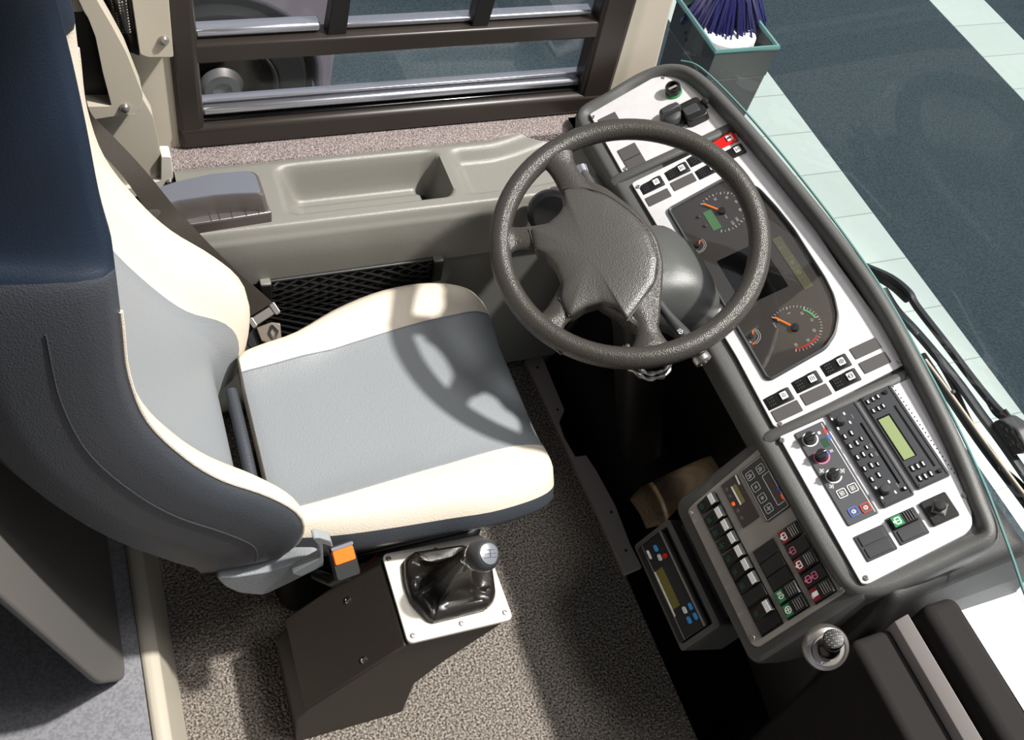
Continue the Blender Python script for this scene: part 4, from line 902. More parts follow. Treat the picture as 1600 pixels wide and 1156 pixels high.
# gaiter
q = [FG.px(x, y, .005) for x, y in ((628, 880), (640, 868), (728, 854), (768, 880), (776, 935), (765, 955), (672, 978), (640, 945), (630, 915))]
q = rpoly(q, .012, 3); cu = sum(p[0] for p in q)/len(q); cv = sum(p[1] for p in q)/len(q)
gq = smooth(q, 2)
lo = []
random.seed(3)
base = FG.w(cu, cv, 0)
knob_c = onplane(753, 868, (0, 0, .50), (0, 0, 1)); stick0 = FG.w(cu+.008, cv+.004, .03); 
n_ = len(gq)
for h, s, wr in ((.003, 1.0, 0), (.012, .985, .0), (.024, .93, .002), (.030, .80, .005), (.024, .62, .008), (.028, .46, .008), (.045, .30, .004), (.065, .20, .002), (.085, .15, .001)):
    tt = (h/.085)**1.6; c = base.lerp(base+(knob_c-base)*.55, tt) if h > .026 and s < .7 else base
    lo.append([c+(FG.u*((u-cu)*s)+FG.v*((v-cv)*s))*(1+wr*8*math.sin(k*5*2*pi/n_+s*9))+FG.n*(h+wr*1.2*math.sin(k*7*2*pi/n_+s*14)) if s >= .6 else c+(FG.u*((u-cu)*s)+FG.v*((v-cv)*s))*(1+wr*10*math.sin(k*5*2*pi/n_+s*9))+FG.n*(h*.6+.01) for k, (u, v) in enumerate(gq)])
m = MB(); m.loft(lo); obj('gaiter', m, BOOT, gs, ang=80, sub=1)
kd = (knob_c-FG.w(cu, cv, .0)).normalized(); FK = Fr(knob_c, kd+Vector((.15, -.25, .1)), (0, -1, 0))
m = MB(); m.tube([FG.w(cu, cv, .02), knob_c-FK.n*.03], [.012, .010], 14); obj('lever', m, BLACK, gs)
m = MB(); m.lathe(FK, [(.008, -.045), (.0135, -.045), (.0145, -.036), (.0135, -.030), (.0145, -.027), (.0205, -.022), (.0225, -.017), (.0215, -.014), (.0001, -.013)], 28); obj('chrome_collar', m, CHROME, gs)
m = MB(); m.lathe(FK, [(.0215, -.015), (.0255, -.006), (.0268, .004), (.0250, .013), (.0205, .020), (.0165, .0225), (.0001, .0235)], 32); o = obj('knob', m, CHAR, gs, ang=60)
m = MB(); m.lathe(FK, [(.0168, .0215), (.0165, .0240), (.0120, .0252), (.0001, .0256)], 28); o2 = obj('knob_badge', m, CHROME, o)
m = MB()
for u in (-.006, 0, .006): m.strip(FK, [(u, -.006), (u, .006)], .001, .0252, .0262)
m.strip(FK, [(-.006, 0), (.006, 0)], .001, .0252, .0262)
for s_, u, v in (('1', -.006, .009), ('3', 0, .009), ('5', .006, .009), ('2', -.006, -.009), ('4', 0, -.009), ('6', .006, -.009)): m.text(FK, s_, u, v, .005, .0256)
me = obj('shift_pattern', m, CHAR, o)
p = atZ(580, 884, .30); rt = MB(); rt.tube([atZ(560, 896, .28), atZ(590, 873, .315)], .007, 8, flat=.3); tag(obj('red_strap', rt, mat('red_strap', (.75, .25, .18), .6)), 'small red strap tucked behind the gear lever box', 'strap')
# ================================================================== CAB FLOOR AND SETTING
def sbox(name, x0, x1, y0, y1, z0, z1, m_, bevel=0):
    m = MB(); m.add([(x0, y0, z0), (x1, y0, z0), (x1, y1, z0), (x0, y1, z0), (x0, y0, z1), (x1, y0, z1), (x1, y1, z1), (x0, y1, z1)], [[0, 3, 2, 1], [4, 5, 6, 7], [0, 1, 5, 4], [1, 2, 6, 5], [2, 3, 7, 6], [3, 0, 4, 7]])
    return struct(obj(name, m, m_, bevel=bevel))
sbox('floor', -.83, .118, -1.9, .42, -.05, 0, CARPET)
FOOT = mat('shaded_footwell_rubber', (.05, .05, .05), .9, spec=.2)  # the black holds the shadow that dash and column throw into the footwell
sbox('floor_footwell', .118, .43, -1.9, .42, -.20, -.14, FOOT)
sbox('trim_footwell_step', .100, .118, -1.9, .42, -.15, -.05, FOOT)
sbox('floor_bulkhead', .43, .46, -.60, .56, -.88, .54, DASHD); sbox('floor_bulkhead_right', .43, .46, -1.9, -.66, -.88, .20, DASHD)
sbox('wall_left_lower', -2.2, .45, .42, .50, -.20, .50, DASHD)
# carpeted ledge under the window
m = MB(); m.box(WORLD, -.72, .40, .506, .60, .555, .600); struct(obj('ledge', m, LEDGE, bevel=.006)).name = 'trim_window_ledge'
# raised platform behind the seat: vinyl top, cream nosing and riser
sbox('floor_platform', -2.3, -.857, -1.9, .50, -.05, .150, VINYL)
m = MB(); pf = [(-.858, .135), (-.858, .153), (-.852, .157), (-.836, .156), (-.828, .150), (-.808, .004), (-.808, 0), (-.86, 0)]
pxz(m, pf, -1.9, .46); struct(obj('trim_step_nosing', m, TRIM, bevel=.002))
# grey partition behind the seat
FP = Fr((-.885, 0, .151), (math.cos(.16), 0, math.sin(.16)), (0, 1, 0))
A = FP.px(160, 1066); B = FP.px(0, 925)
pp = [(.30, 0), (A[0]+.06, 0), A, B, (B[0]*2-A[0], B[1]*2-A[1]), (.30, 1.6)]
m = MB(); m.prism(FP, rpoly(pp, .03), -.014, 0)
tag(obj('partition', m, PART, bevel=.005, seg=3), 'grey padded partition panel standing behind the driver seat', 'partition')
sbox('wall_rear_blackout', -1.27, -1.22, -1.9, .56, -.05, 2.4, mat('dark_rear', (.12, .12, .12), .8))  # added dark wall, keeps the unlit space beyond the partition black
sbox('wall_right_blackout', -2.3, -.75, -1.95, -1.90, -.05, 2.3, mat('dark_right', (.22, .21, .20), .8))  # unseen wall added to block ambient light from the right and rear
sbox('ceiling_shade', -2.4, -.02, -1.9, .62, 2.30, 2.36, mat('ceiling_lining', (.55, .53, .50), .8))  # unseen roof, front edge set back so the upper backrest falls in shade

# metal angle strip at the footwell edge
st = thing('metal_strip', 'long notched grey metal angle strip with screws on the footwell edge', 'metal strip', loc=(.12, .08, 0))
FS = Fr((0, 0, .012), (0, 0, 1), (1, 0, 0))
pq = [(820, 562), (846, 553), (882, 640), (874, 660), (881, 682), (899, 713), (916, 711), (932, 735), (962, 790), (985, 850), (1003, 885), (976, 897), (940, 815), (905, 745), (880, 690), (850, 625)]
m = MB(); m.prism(FS, [FS.px(*q) for q in pq], -.0125, 0); obj('plate', m, mat('dull_metal', (.70, .66, .65), .5), st, bevel=.001)
for x, y in ((840, 574), (871, 640), (955, 800), (978, 860)): u, v = FS.px(x, y); screw(FS, u, v, 0, st, .0035, CHAR)
# accelerator pedal
pd = thing('accelerator_pedal', 'large beige perforated accelerator pedal in the dark footwell', 'pedal', loc=(.25, -.2, -.14))
def q3(x, y, z): return atZ(x, y, z)
rows = []
for t, (l, r) in enumerate([((985, 782), (1010, 826)), ((1000, 765), (1035, 820)), ((1040, 745), (1062, 790)), ((1090, 722), (1110, 762)), ((1150, 700), (1165, 735))]):
    z = [.02, .035, .04, .03, .0][t]; a = q3(*l, z); b = q3(*r, z); rows.append([a.lerp(b, k/6)+Vector((0, 0, .006*math.sin(pi*k/6))) for k in range(7)])
m = MB(); m.loft(rows, caps=False, closed=False); obj('tread', m, PEDALP, pd, solid=-.008, ang=60)
m = MB(); m.tube([rows[2][3]-Vector((0, 0, .012)), rows[2][3]+Vector((.06, 0, -.16))], .012, 10); obj('hinge_arm', m, BLACK, pd)

# ================================================================== SIDE CONSOLE
sc2 = thing('side_console', 'grey moulded storage console with two trays beside the window', 'storage console', loc=(-.25, .40, .05))
NX, NY = 150, 46
def yr(x): return .503+.055*sstep(-.06, .15, x)
def hz(x, y):
    r = yr(x); s = (y-.322)/(r-.322)
    def basin(x0, x1, d, rx, s0=.17, s1=.93, rs=.14):
        fx = sstep(x0, x0+rx, x)*(1-sstep(x1-rx*.6, x1, x)); fy = sstep(s0, s0+rs, s)*(1-sstep(s1-rs*1.1, s1, s)); return d*fx*fy
    z = .600-basin(-.485, -.160, .062, .045)-basin(-.470, -.170, .03, .04, .60, .93, .12)*.55-basin(-.142, .150, .028, .035)
    z -= basin(-.205, -.158, .05, .02, .22, .90)
    z -= .022*(1-sstep(0, .09, s))**2                          # rounded front lip
    z -= .004*sstep(.96, 1, s)
    return z
g = []
for i in range(NX+1):
    x = -.66+(.168+.66)*i/NX; row = []
    for j in range(NY+1):
        s = (j/NY); s = s**1.15; y = .322+(yr(x)-.322)*s; row.append(Vector((x, y, hz(x, y))))
    g.append([Vector((x, .325, .46)), Vector((x, .321, .52)), Vector((x, .320, .57))]+row+[Vector((x, yr(x)+.010, .594))])
m = MB(); m.loft(g, caps=False, closed=False); obj('tray_moulding', m, CONS, sc2, ang=65)
m = MB(); m.box(WORLD, -.66, .16, .334, .42, .05, .468); obj('lower_panel', m, mat('console_lower', (.42, .42, .40), .45), sc2, bevel=.004)
m = MB(); m.box(WORLD, .168, .178, .326, .55, .50, .604); obj('end_cap', m, CONS, sc2, bevel=.004)
# net pocket
FN = Fr((0, .334, 0), (0, -1, 0), (1, 0, 0))
N = [FN.px(*p, .012) for p in ((414, 445), (684, 398), (676, 436), (415, 540))]
u0, u1, v1 = N[0][0], N[1][0], (N[0][1]+N[1][1])/2; v0 = v1-.17
m = MB(); sp_ = .040
def clip(a, b):
    t0, t1 = 0, 1
    for (p, q_) in ((-(b[0]-a[0]), a[0]-u0), (b[0]-a[0], u1-a[0]), (-(b[1]-a[1]), a[1]-v0), (b[1]-a[1], v1-a[1])):
        if p == 0: continue
        r = q_/p
        if p < 0: t0 = max(t0, r)
        else: t1 = min(t1, r)
    if t1-t0 < .01: return None
    return [(a[0]+(b[0]-a[0])*t, a[1]+(b[1]-a[1])*t) for t in (t0, t1)]
k = -30
while k < 40:
    for sg in (1, -1):
        a = (u0+k*sp_, v0); b = (u0+k*sp_+sg*.17*2.3, v1)
        c = clip(a, b)
        if c: m.tube([FN.w(c[0][0], c[0][1], .012), FN.w((c[0][0]+c[1][0])/2, (c[0][1]+c[1][1])/2, .020), FN.w(c[1][0], c[1][1], .012)], .0027, 6)
    k += 1
m.tube([FN.w(u0, v1, .014), FN.w(u1, v1, .014)], .0035, 8)
npk = obj('net_pocket', m, BLACK, sc2)
m = MB(); m.box(FN, u0, u1, v0, v1, -.001, .003); obj('pocket_back', m, mat('pocket_back', (.16, .15, .14), .8), sc2)
for u in (u0, u1):
    m = MB(); m.box(FN, u-.011, u+.011, v1-.055, v1+.004, 0, .026); o = obj('net_clip', m, BLACK, sc2, bevel=.003); m = MB(); m.box(FN, u-.010, u+.010, v1-.004, v1+.0055, .004, .024); obj('clip_cap', m, CONS, o, bevel=.002)
# hand rest with touch keys
zg = lambda x, y: (180+.16875*x, 240+.16875*y)
ar = thing('hand_rest', 'silver grey sculpted hand rest on the rear of the side console', 'hand rest', loc=(-.6, .42, .59))
T = [(215, 420), (300, 350), (400, 320), (560, 265), (900, 190), (1240, 160), (1295, 195), (1345, 345), (1325, 368), (1100, 375), (900, 392), (560, 445), (400, 500), (260, 520)]
F6 = Fr((0, 0, .662), (0, 0, 1), (1, 0, 0)); t6 = rpoly([F6.px(*zg(*q)) for q in T], .006, 3)
cu = sum(p[0] for p in t6)/len(t6); cv = sum(p[1] for p in t6)/len(t6)
m = MB(); m.loft([[F6.w(cu+(u-cu)*s+.006*(1-s)*0+dx, cv+(v-cv)*s2, h) for u, v in t6] for s, s2, h, dx in ((1.02, .9, -.055, 0), (1.08, 1.36, -.036, .004), (1.045, 1.14, -.006, .002), (1.005, 1.01, -.0005, 0))]); obj('body', m, mat('hand_rest_brown', (.31, .285, .275), .4), ar, ang=30)
m = MB(); m.loft([[F6.w(cu+(u-cu)*s, cv+(v-cv)*s2, h) for u, v in t6] for s, s2, h in ((1.0, 1.0, -.002), (1.0, 1.0, .0005), (.985, .96, .0022))]); obj('pad', m, GRAYP, ar, ang=40)
T = [(610, 600), (1420, 478), (1452, 548), (680, 668)]
F7 = Fr((0, 0, .622), (0, 0, 1), (1, 0, 0)); t7 = [F7.px(*zg(*q)) for q in T]
m = MB(); m.prism(F7, t7, -.034, 0, taper=1); o = obj('key_block', m, mat('key_block_brown', (.30, .27, .26), .35), ar, bevel=.002)
m = MB(); m.prism(F7, [(p[0]+.0, p[1]) for p in t7], 0, .0025, taper=.96); o = obj('key_strip', m, STEEL, ar, bevel=.001)
m = MB()
for x in (870, 950, 1065, 1195, 1310):
    a = F7.px(*zg(x, 600-(x-610)*.15)); b = F7.px(*zg(x+22, 668-(x-650)*.155)); m.strip(F7, [a, b], .0016, .0025, .0031)
obj('key_gap', m, CHAR, o)
# coiled cable end behind the hand rest
m = MB(); c = F7.w(*F7.px(*zg(40, 470))); d_ = F7.w(*F7.px(*zg(190, 440)))-c
m.tube([c+d_*(k/60)+Vector((0, .006*math.cos(k*.9), .006*math.sin(k*.9)-.005)) for k in range(61)], .0018, 6); tag(obj('coiled_cable', m, CHROME), 'short coiled cable behind the hand rest and belt', 'cable')

# ================================================================== SIDE WINDOW
FWn = Fr((0, .575, 0), (0, -1, 0), (1, 0, 0)); ZT = 1.9
win = thing('window_1', 'dark framed sliding side window above the console', 'window', loc=(-.2, .57, .6)); win['kind'] = 'structure'
def wb(u0, u1, v0, v1, h0, h1, mt, nm, bev=.003): m = MB(); m.box(FWn, u0, u1, v0, v1, h0, h1); return obj(nm, m, mt, win, bevel=bev)
wb(-.640, .245, .600, .650, -.03, .022, WINF, 'window_frame', .010); wb(-.640, -.592, .60, ZT, -.03, .020, WINF, 'window_frame', .010); wb(.172, .245, .60, ZT, -.03, .020, WINF, 'window_frame', .010)
wb(-.60, .18, .785, .822, -.03, .016, WINF, 'middle_rail', .004)
wb(-.60, .18, .648, .656, -.03, .006, BLACKG, 'seal'); wb(-.594, .174, .660, .678, -.024, .004, ALU, 'lower_track', .006); wb(-.594, .174, .684, .689, -.024, -.006, ALU, 'lower_track', .001)
wb(-.594, -.375, .826, .842, -.03, .0, ALU, 'upper_track', .005); wb(-.35, .165, .826, .836, -.03, -.004, ALU, 'upper_track', .003)
def px_bar(pts, h0, h1, mt, nm): m = MB(); m.prism(FWn, [FWn.px(*q, h1) for q in pts], h0, h1); return obj(nm, m, mt, win, bevel=.003)
def upr(b0, b1, t1, t0, nm, mt=BLACK, h0=-.024, h1=.006):
    P = [FWn.px(*q, h1) for q in (b0, b1, t1, t0)]; k = (ZT-P[0][1])/(P[3][1]-P[0][1])
    P2 = [P[0], P[1], (P[1][0]+(P[2][0]-P[1][0])*k, ZT), (P[0][0]+(P[3][0]-P[0][0])*k, ZT)]; m = MB(); m.prism(FWn, P2, h0, h1); return obj(nm, m, mt, win, bevel=.002)
upr((510, 62), (541, 56), (549, 0), (520, 0), 'mullion'); upr((737, 42), (763, 40), (775, 0), (748, 0), 'mullion')
wb(-.600, -.350, .64, ZT, -.020, -.016, GLASS, 'pane', 0); wb(-.350, .176, .64, ZT, -.012, -.008, GLASS, 'pane', 0)
# walls and pillars
sbox('wall_left', -2.3, -.630, .565, .62, .45, 2.3, TRIM, bevel=.004)
sbox('wall_left_upper', -.64, .60, .56, .62, ZT, 2.3, TRIM)
P = [FWn.px(x, y, .0) for x, y in ((966, 135), (1021, 108), (1048, 0), (998, 0))]; k = 7.0
P2 = [(P[0][0], .56), (P[1][0]+.01, .56), (P[1][0]+(P[2][0]-P[1][0])*k, P[1][1]+(P[2][1]-P[1][1])*k), (P[0][0]+(P[3][0]-P[0][0])*k, P[0][1]+(P[3][1]-P[0][1])*k)]
P2[0] = (.232, .56); m = MB(); m.prism(FWn, P2, -.05, .014); struct(obj('trim_front_pillar', m, TRIM, bevel=.01, seg=3))
za = lambda x, y: (60+.16435*x, .16435*y)
def poly(name, pts, Y, th, mt, z=za, bev=.004, r=.004, par=None):
    F = Fr((0, Y, 0), (0, -1, 0), (1, 0, 0)); P = [F.px(*z(*q)) for q in pts]; m = MB(); m.prism(F, rpoly(P, r, 3), -th, 0); return obj(name, m, mt, par, bevel=bev), F
pl = thing('belt_pillar_cover', 'cream moulded pillar cover with belt slot, left of the window', 'pillar cover', loc=(-.75, .5, .75)); pl['kind'] = 'structure'; pl.name = 'trim_belt_pillar'; PM[pl.name] = PM['belt_pillar_cover']
poly('pillar_cover', [(300, -400), (330, -400), (560, 0), (700, 240), (840, 500), (990, 880), (996, 930), (975, 1040), (930, 1075), (700, 1110), (480, 1145), (430, 1012), (694, 1008), (610, 690), (540, 350), (470, 170), (430, 110), (380, 0), (200, -400)], .475, .04, TRIM, par=pl, bev=.006)
poly('upper_cover', [(-900, -500), (300, -500), (400, -100), (430, 112), (170, 122), (-900, 60)], .49, .03, TRIM, par=pl)
poly('belt_slot', [(-300, 40), (440, 90), (480, 200), (560, 400), (620, 700), (700, 1012), (380, 1100), (-300, 1100)], .505, .01, mat('slot_dark', (.14, .12, .11), .5), par=pl)
o, F = poly('lower_cover', [(480, 1145), (700, 1110), (930, 1075), (985, 925), (1090, 1110), (1140, 1340), (1180, 1710), (980, 1800), (740, 1860), (560, 1500)], .500, .03, TRIM, par=pl, bev=.003)
o, F = poly('foot_bracket', [(1168, 1490), (1262, 1490), (1290, 1750), (760, 1925), (700, 1930), (700, 1830), (1165, 1715)], .490, .03, mat('light_trim', (.82, .80, .76), .45), par=pl, bev=.003)
def head(px_, py_, Y, r, par): F = Fr((0, Y, 0), (0, -1, 0), (1, 0, 0)); u, v = F.px(px_, py_); m = MB(); m.lathe(F.moved(u, v), [(r, -.002), (r, .002), (r*.75, .0065), (r*.3, .008), (.0001, .008)], 20); obj('screw', m, STEEL, par)
head(195, 168, .475, .0085, pl); head(265, 283, .49, .006, pl)
wp = thing('window_pillar_cover', 'x', 'x', loc=(-.66, .53, .8)); wp.name = 'trim_window_pillar'; PM['trim_window_pillar'] = PM['window_pillar_cover']; wp['kind'] = 'structure'; wp['label'] = 'cream pillar cover with one bolt beside the window frame'; wp['category'] = 'pillar cover'
poly('pillar_cover', [(700, -1200), (1180, -1200), (1240, 0), (1285, 545), (1040, 545), (965, 515), (890, 0)], .535, .03, TRIM, par=wp, bev=.006)
head(255.6, 63, .535, .009, wp)
spk = thing('perforated_column', 'dark column with a shiny perforated surface between the two pillar covers', 'column', loc=(-.70, .54, .86))
poly('backing', [(540, -200), (960, -200), (960, 530), (830, 480), (700, 240)], .560, .004, BLACKG, par=spk, bev=0, r=.002)
a = atY(*za(830, 270), .552); b = atY(*za(720, -200), .552); m = MB(); m.tube([a, a.lerp(b, .5), b], [.014, .016, .018], 18); obj('perforated_tube', m, PERF, spk)

# ================================================================== RIGHT END: bars and white board
FY = Fr((0, -.655, 0), (0, -1, 0), (1, 0, 0))
fe = thing('front_ledge', 'dark grey ledge with a pale metal strip running right from the dashboard end', 'ledge', loc=(.4, -1.0, .2))
LEDM = mat('shaded_ledge_vinyl', (.15, .14, .14), .85, spec=.15)  # ledge colour darkened to stand for shade
def ext(pts, nm, mt, bev=.003, y1=-1.9, up=0):
    P = [FY.px(*q) for q in pts]; P = [(p[0]-up*.68, p[1]+up) for p in P]; P = [(P[0][0], -.14)]+P+[(P[-1][0], -.14)]
    m = MB(); m.prism(FY, P, 0, -y1-.655); return obj(nm, m, mt, fe, bevel=bev, seg=4)
ext([(1330, 1000), (1392, 978)], 'rear_roll', LEDM, .012)
ext([(1399, 975), (1420, 963)], 'metal_strip', mat('strip_grey', (.70, .67, .66), .6, spec=.3), .001, up=.016)
o = ext([(1422, 985), (1440, 965)], 'channel', BLACKG, 0)
ext([(1440, 944), (1494, 926)], 'front_roll', LEDM, .016)
F5 = Fr((0, 0, .53), (0, 0, 1), (1, 0, 0))
WBp = [F5.px(*q) for q in ((1491, 954), (1600, 877), (1690, 815), (1900, 1200), (1650, 1200), (1568, 1066))]
m = MB(); m.prism(F5, rpoly(WBp, .004), -1.42, 0); tag(obj('white_counter', m, mat('white_panel', (.93, .95, .97), .4), bevel=.002), 'white counter with a flat top at the lower right, beyond the grey ledge', 'counter')

# ================================================================== WINDSCREEN AND WIPERS
ws_p = [FD.w(u, v, .01) for u, v in smooth([FD.px(x_, y_, .01) for x_, y_ in ((1064, 95), (1095, 106), (1156, 165), (1234, 256), (1322, 370), (1391, 472), (1451, 580), (1502, 678), (1543, 768), (1578, 860), (1625, 985), (1730, 1170))], 6, closed=False)]
rows = []
for k in range(9):
    t = k/8; rows.append([Vector((p.x-.14*t*t, p.y, .60+(2.25-.60)*t)) for p in ws_p])
m = MB(); m.loft(rows, caps=False, closed=False); o = struct(obj('window_2', m, WSGLASS, ang=70)); 
m = MB(); m.tube([Vector((p.x, p.y, p.z)) for p in ws_p], .0022, 8); tag(obj('glass_edge', m, TEALG), 'x', 'x'); 
ge = bpy.data.objects['glass_edge']; ge.name = 'trim_windscreen_edge'; ge['kind'] = 'structure'; ge['label'] = 'pale green edge of the windscreen glass along the dashboard rim'; ge['category'] = 'glass edge'
XW = .60
def wtube(m, pts, r, n=8, x=XW, fl=1.0, sub=4): P = smooth([tuple(atX(a, b, x)) for a, b in pts], sub, closed=False); m.tube([Vector(p) for p in P], r, n, flat=fl); return m
w1 = thing('windscreen_wiper', 'long black wiper arm with washer nozzle, outer of the two outside the windscreen', 'wiper', loc=(XW, -.5, .5), group=None)
m = wtube(MB(), [(1352, 416), (1392, 434), (1420, 457), (1432, 478), (1480, 540), (1520, 593), (1556, 637), (1582, 662), (1640, 740), (1760, 900), (1880, 1080)], .0075); obj('arm', m, RUB, w1)
m = wtube(MB(), [(1355, 424), (1392, 445), (1418, 468)], .008); obj('arm_sleeve', m, RUB, w1)
m = wtube(MB(), [(1538, 615), (1545, 632), (1556, 648), (1572, 657), (1582, 655)], .003, 6); m = wtube(m, [(1570, 640), (1582, 655), (1592, 664)], .003, 6); obj('washer_hose', m, RUB, w1)
m = MB(); FXW = Fr((XW-.01, 0, 0), (-1, 0, 0), (0, -1, 0)); P = [FXW.px(*q) for q in ((1556, 655), (1572, 650), (1600, 668), (1618, 705), (1590, 712), (1560, 690))]; m.prism(FXW, rpoly(P, .006), -.02, .012, taper=.9); obj('washer_nozzle', m, CHAR, w1, bevel=.003)
w2 = thing('windscreen_wiper', 'broad black wiper arm with pale blade rubber, inner of the two outside the windscreen', 'wiper', loc=(XW, -.6, .45))
m = wtube(MB(), [(1380, 452), (1400, 484), (1434, 521), (1490, 588), (1535, 650), (1565, 690), (1600, 740), (1650, 810), (1740, 940), (1850, 1110)], .0105, 8, XW-.02, .6); obj('arm', m, RUB, w2)
m = wtube(MB(), [(1434, 521), (1462, 556), (1488, 600), (1506, 640), (1518, 665)], .0055, 8, XW-.025); obj('link', m, RUB, w2)
m = wtube(MB(), [(1440, 555), (1478, 612), (1530, 688), (1575, 748), (1640, 835), (1740, 970), (1840, 1120)], .0085, 8, XW-.03); b_ = obj('blade', m, RUB, w2)
m = wtube(MB(), [(1446, 562), (1486, 616), (1536, 686), (1580, 745), (1645, 830), (1745, 962), (1838, 1105)], .0030, 8, XW-.04); obj('blade_rubber', m, mat('pale_rubber', (.62, .58, .52), .5), b_)
m = wtube(MB(), [(1560, 728), (1590, 752), (1640, 800)], .005, 8, XW-.02); obj('blade_bracket', m, RUB, b_)
for (x, y) in ((1434, 520), (1491, 612)):
    p = atX(x, y, XW-.035); m = MB(); m.lathe(Fr(p, (-1, 0, .6), (0, 1, 0)), [(.0045, 0), (.004, .004), (.0001, .005)], 12); obj('rivet', m, CHROME, w2)

# ================================================================== HALL OUTSIDE
G0 = -.90
sbox('floor_hall', -6, 12, -8, 10, G0-.05, G0, HALL)
L0 = atZ(1513.8, 710.6, G0); L1_ = atZ(1599, 830, G0); xa = (L0.x+L1_.x)/2
def strip_(nm, x0, x1, yj): s = sbox(nm, x0, x1, yj-.277*22, yj+.277*22, G0, G0+.004, TILE); return s
Rr_ = [atZ(1200, 113.7, G0).x, atZ(1383.8, 358, G0).x, atZ(1600, 656, G0).x]; print('STRIP', xa, Rr_, L0, L1_)
strip_('floor_tile_strip', xa, sum(Rr_)/3, 2.018)
strip_('floor_tile_strip', atZ(1450.8, 0, G0).x, atZ(1536, 0, G0).x, 2.985+.02)
# display pedestal with brush
PZ = .12
a = atZ(1117, 80, PZ); b = atZ(1218, 77, PZ); x0, x1, y0 = a.x, b.x, (a.y+b.y)/2; y1 = y0+(x1-x0)*1.25
pe = thing('display_pedestal', 'dark grey square display pedestal with glass top outside the windscreen', 'pedestal', loc=((x0+x1)/2, (y0+y1)/2, G0))
cx, cy = (x0+x1)/2, (y0+y1)/2
def ring_(s, z): return [Vector((cx+(x-cx)*s, cy+(y-cy)*s, z)) for x, y in ((x0, y0), (x1, y0), (x1, y1), (x0, y1))]
m = MB(); m.loft([ring_(.74, G0), ring_(.98, PZ-.11)]); obj('body', m, mat('pedestal_grey', (.30, .31, .31), .5), pe, bevel=.006)
m = MB(); m.loft([ring_(.98, PZ-.11), ring_(1, PZ), ring_(.97, PZ), ring_(.95, PZ-.10)], caps=False); obj('glass_sides', m, mat('pedestal_side', (.26, .27, .27), .2), pe)
rp = ring_(.985, PZ); m = MB(); m.tube(rp, .010, 6, closed=True); obj('glass_edge', m, TEALG, pe)
m = MB(); 
def circ(r, z, n=40, e=.0): return [Vector((cx+(r+e*math.sin(k*5.3)*r)*math.cos(2*pi*k/n), cy-.015+(r+e*math.sin(k*5.3)*r)*math.sin(2*pi*k/n), z)) for k in range(n)]
m.loft([circ((x1-x0)*.42, PZ-.06, e=.02), circ((x1-x0)*.41, PZ-.02, e=.02)]); m2o = obj('white_tray', m, mat('white_foam', (.88, .86, .86), .8, bump=(60, 1)), pe)
br_ = thing('brush', 'round brush with long dark blue bristles on the display pedestal', 'brush', loc=(cx, cy+.1, PZ-.07))
m = MB(); rnd = random.Random(4); bc = Vector((cx+.03, cy+.10, PZ+.10)); rad = (x1-x0)
for k in range(330):
    a = -pi*.96+rnd.random()*pi*1.0; r1_ = rad*(.50+.22*rnd.random()); r0_ = rad*.18*rnd.random()
    p = bc+Vector((math.cos(a)*r0_, math.sin(a)*r0_, .0)); q_ = bc+Vector((math.cos(a)*r1_, math.sin(a)*r1_, -.12-.06*rnd.random()))
    m.tube([p, p.lerp(q_, .5)+Vector((0, 0, .03)), q_], [.006, .005, .003], 4)
o = obj('bristles', m, BLUES, br_); o['kind'] = 'stuff'
m = MB(); m.lathe(Fr(bc, (0, .3, 1), (1, 0, 0)), [(rad*.24, -.05), (rad*.26, .03), (rad*.2, .12), (rad*.16, .30), (.0001, .31)], 24); obj('brush_core', m, mat('navy_core', (.10, .09, .20), .5), br_)
# neighbouring vehicle
YC = 2.25; FC = Fr((0, YC, 0), (0, -1, 0), (1, 0, 0))
cw = FC.px(345, 118); 
car = thing('neighbouring_vehicle', 'lilac silver vehicle with a wheel arch parked outside the side window', 'vehicle', loc=(cw[0]-.8, YC, G0))
ra = .36; wc = (cw[0], G0+.33)
edge = FC.px(520, 40)[0]
arch = [(wc[0]+ra*math.cos(t), wc[1]+ra*math.sin(t)) for t in [pi*k/20-.12*0 for k in range(21)]]
bodyP = [(edge, G0+.25), (edge+.05, G0+.75), (edge-.15, G0+1.0), (-3.6, G0+1.05), (-3.6, G0+.22)] + [(wc[0]-ra, G0+.22)] + arch[::-1][1:-1] + [(wc[0]+ra, G0+.25)]
m = MB(); m.prism(FC, bodyP, -1.6, 0); obj('body', m, CAR, car, bevel=.05, seg=4)
m = MB(); m.box(FC, wc[0]-ra-.02, wc[0]+ra+.02, G0+.05, wc[1]+ra+.02, -.5, -.16); obj('arch_liner', m, TYRE, car)
FCw = Fr((wc[0], YC-.02, wc[1]), (0, -1, 0), (1, 0, 0))
m = MB(); m.lathe(FCw, [(.20, -.20), (.31, -.19), (.325, -.15), (.325, -.05), (.31, -.01), (.22, 0), (.21, -.02)], 40); wo = obj('wheel', m, TYRE, car, ang=60)
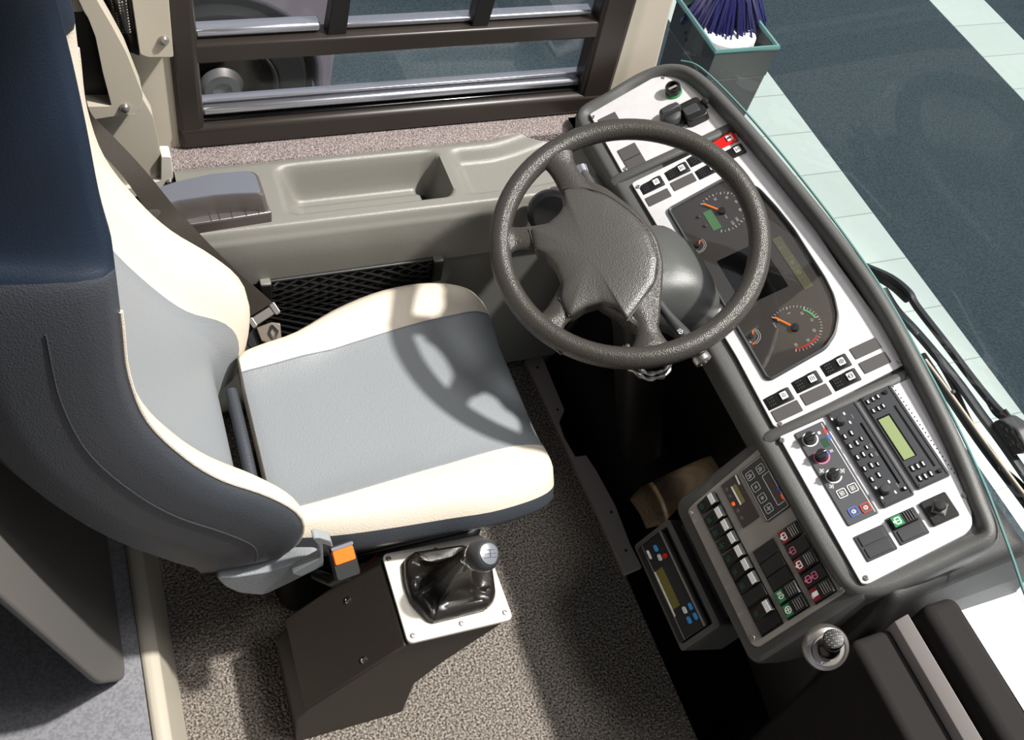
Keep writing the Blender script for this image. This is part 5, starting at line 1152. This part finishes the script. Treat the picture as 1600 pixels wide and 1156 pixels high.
m = MB(); m.lathe(FCw, [(.215, -.02), (.205, .0), (.19, -.03), (.10, -.05), (.075, -.01), (.065, .01), (.035, .012), (.03, -.01), (.0001, -.01)], 40); obj('hub_cap', m, STEEL, wo)

# ================================================================== LIGHT, WORLD, CAMERA
w = bpy.data.worlds.new('hall_light'); bpy.context.scene.world = w; w.use_nodes = True
bg = w.node_tree.nodes['Background']; bg.inputs['Color'].default_value = (.90, .94, 1.0, 1); bg.inputs['Strength'].default_value = .6
def lamp(name, kind, loc, tgt, energy, col=(1, 1, 1), **k):
    l = bpy.data.lights.new(name, kind); l.energy = energy; l.color = col
    for a, b in k.items(): setattr(l, a, b)
    o = bpy.data.objects.new(name, l); COL.objects.link(o); o.location = loc
    o.rotation_euler = (Vector(tgt)-Vector(loc)).to_track_quat('-Z', 'Y').to_euler(); return o
kd_ = Vector((.52, -.18, 1))
lamp('hall_spotlight', 'SPOT', Vector((-.1, 0, .6))+kd_*4.2, (-.1, 0, .6), 2200, (1, .94, .88), shadow_soft_size=.13, spot_size=math.radians(60), spot_blend=.3)
lamp('cab_fill_light', 'AREA', (.9, -1.2, 4.2), (0, -.1, .3), 60, (1, .96, .92), shape='RECTANGLE', size=.8, size_y=.8)  # added soft fill for the cab carpet beside the seat
lamp('hall_floor_fill', 'SPOT', (4.6, 3.0, 5.5), (2.4, 1.4, -.9), 1500, (1, .98, .94), shadow_soft_size=.3, spot_size=math.radians(50), spot_blend=.5)  # added spot that brightens only the tiles outside the windscreen
cam = bpy.data.cameras.new('camera'); co = bpy.data.objects.new('camera', cam); COL.objects.link(co)
cam.sensor_width = 36; cam.lens = 36.0; cam.clip_start = .02; cam.clip_end = 100
M = Matrix((R0, -R1, -R2)).transposed().to_4x4(); M.translation = CAM; co.matrix_world = M
sc0 = bpy.context.scene; sc0.camera = co
sc0.view_settings.view_transform = 'Standard'; sc0.view_settings.look = 'None'; sc0.view_settings.gamma = 1; sc0.view_settings.exposure = 0; sc0.view_settings.use_curve_mapping = False
sc0.cycles.use_denoising = True
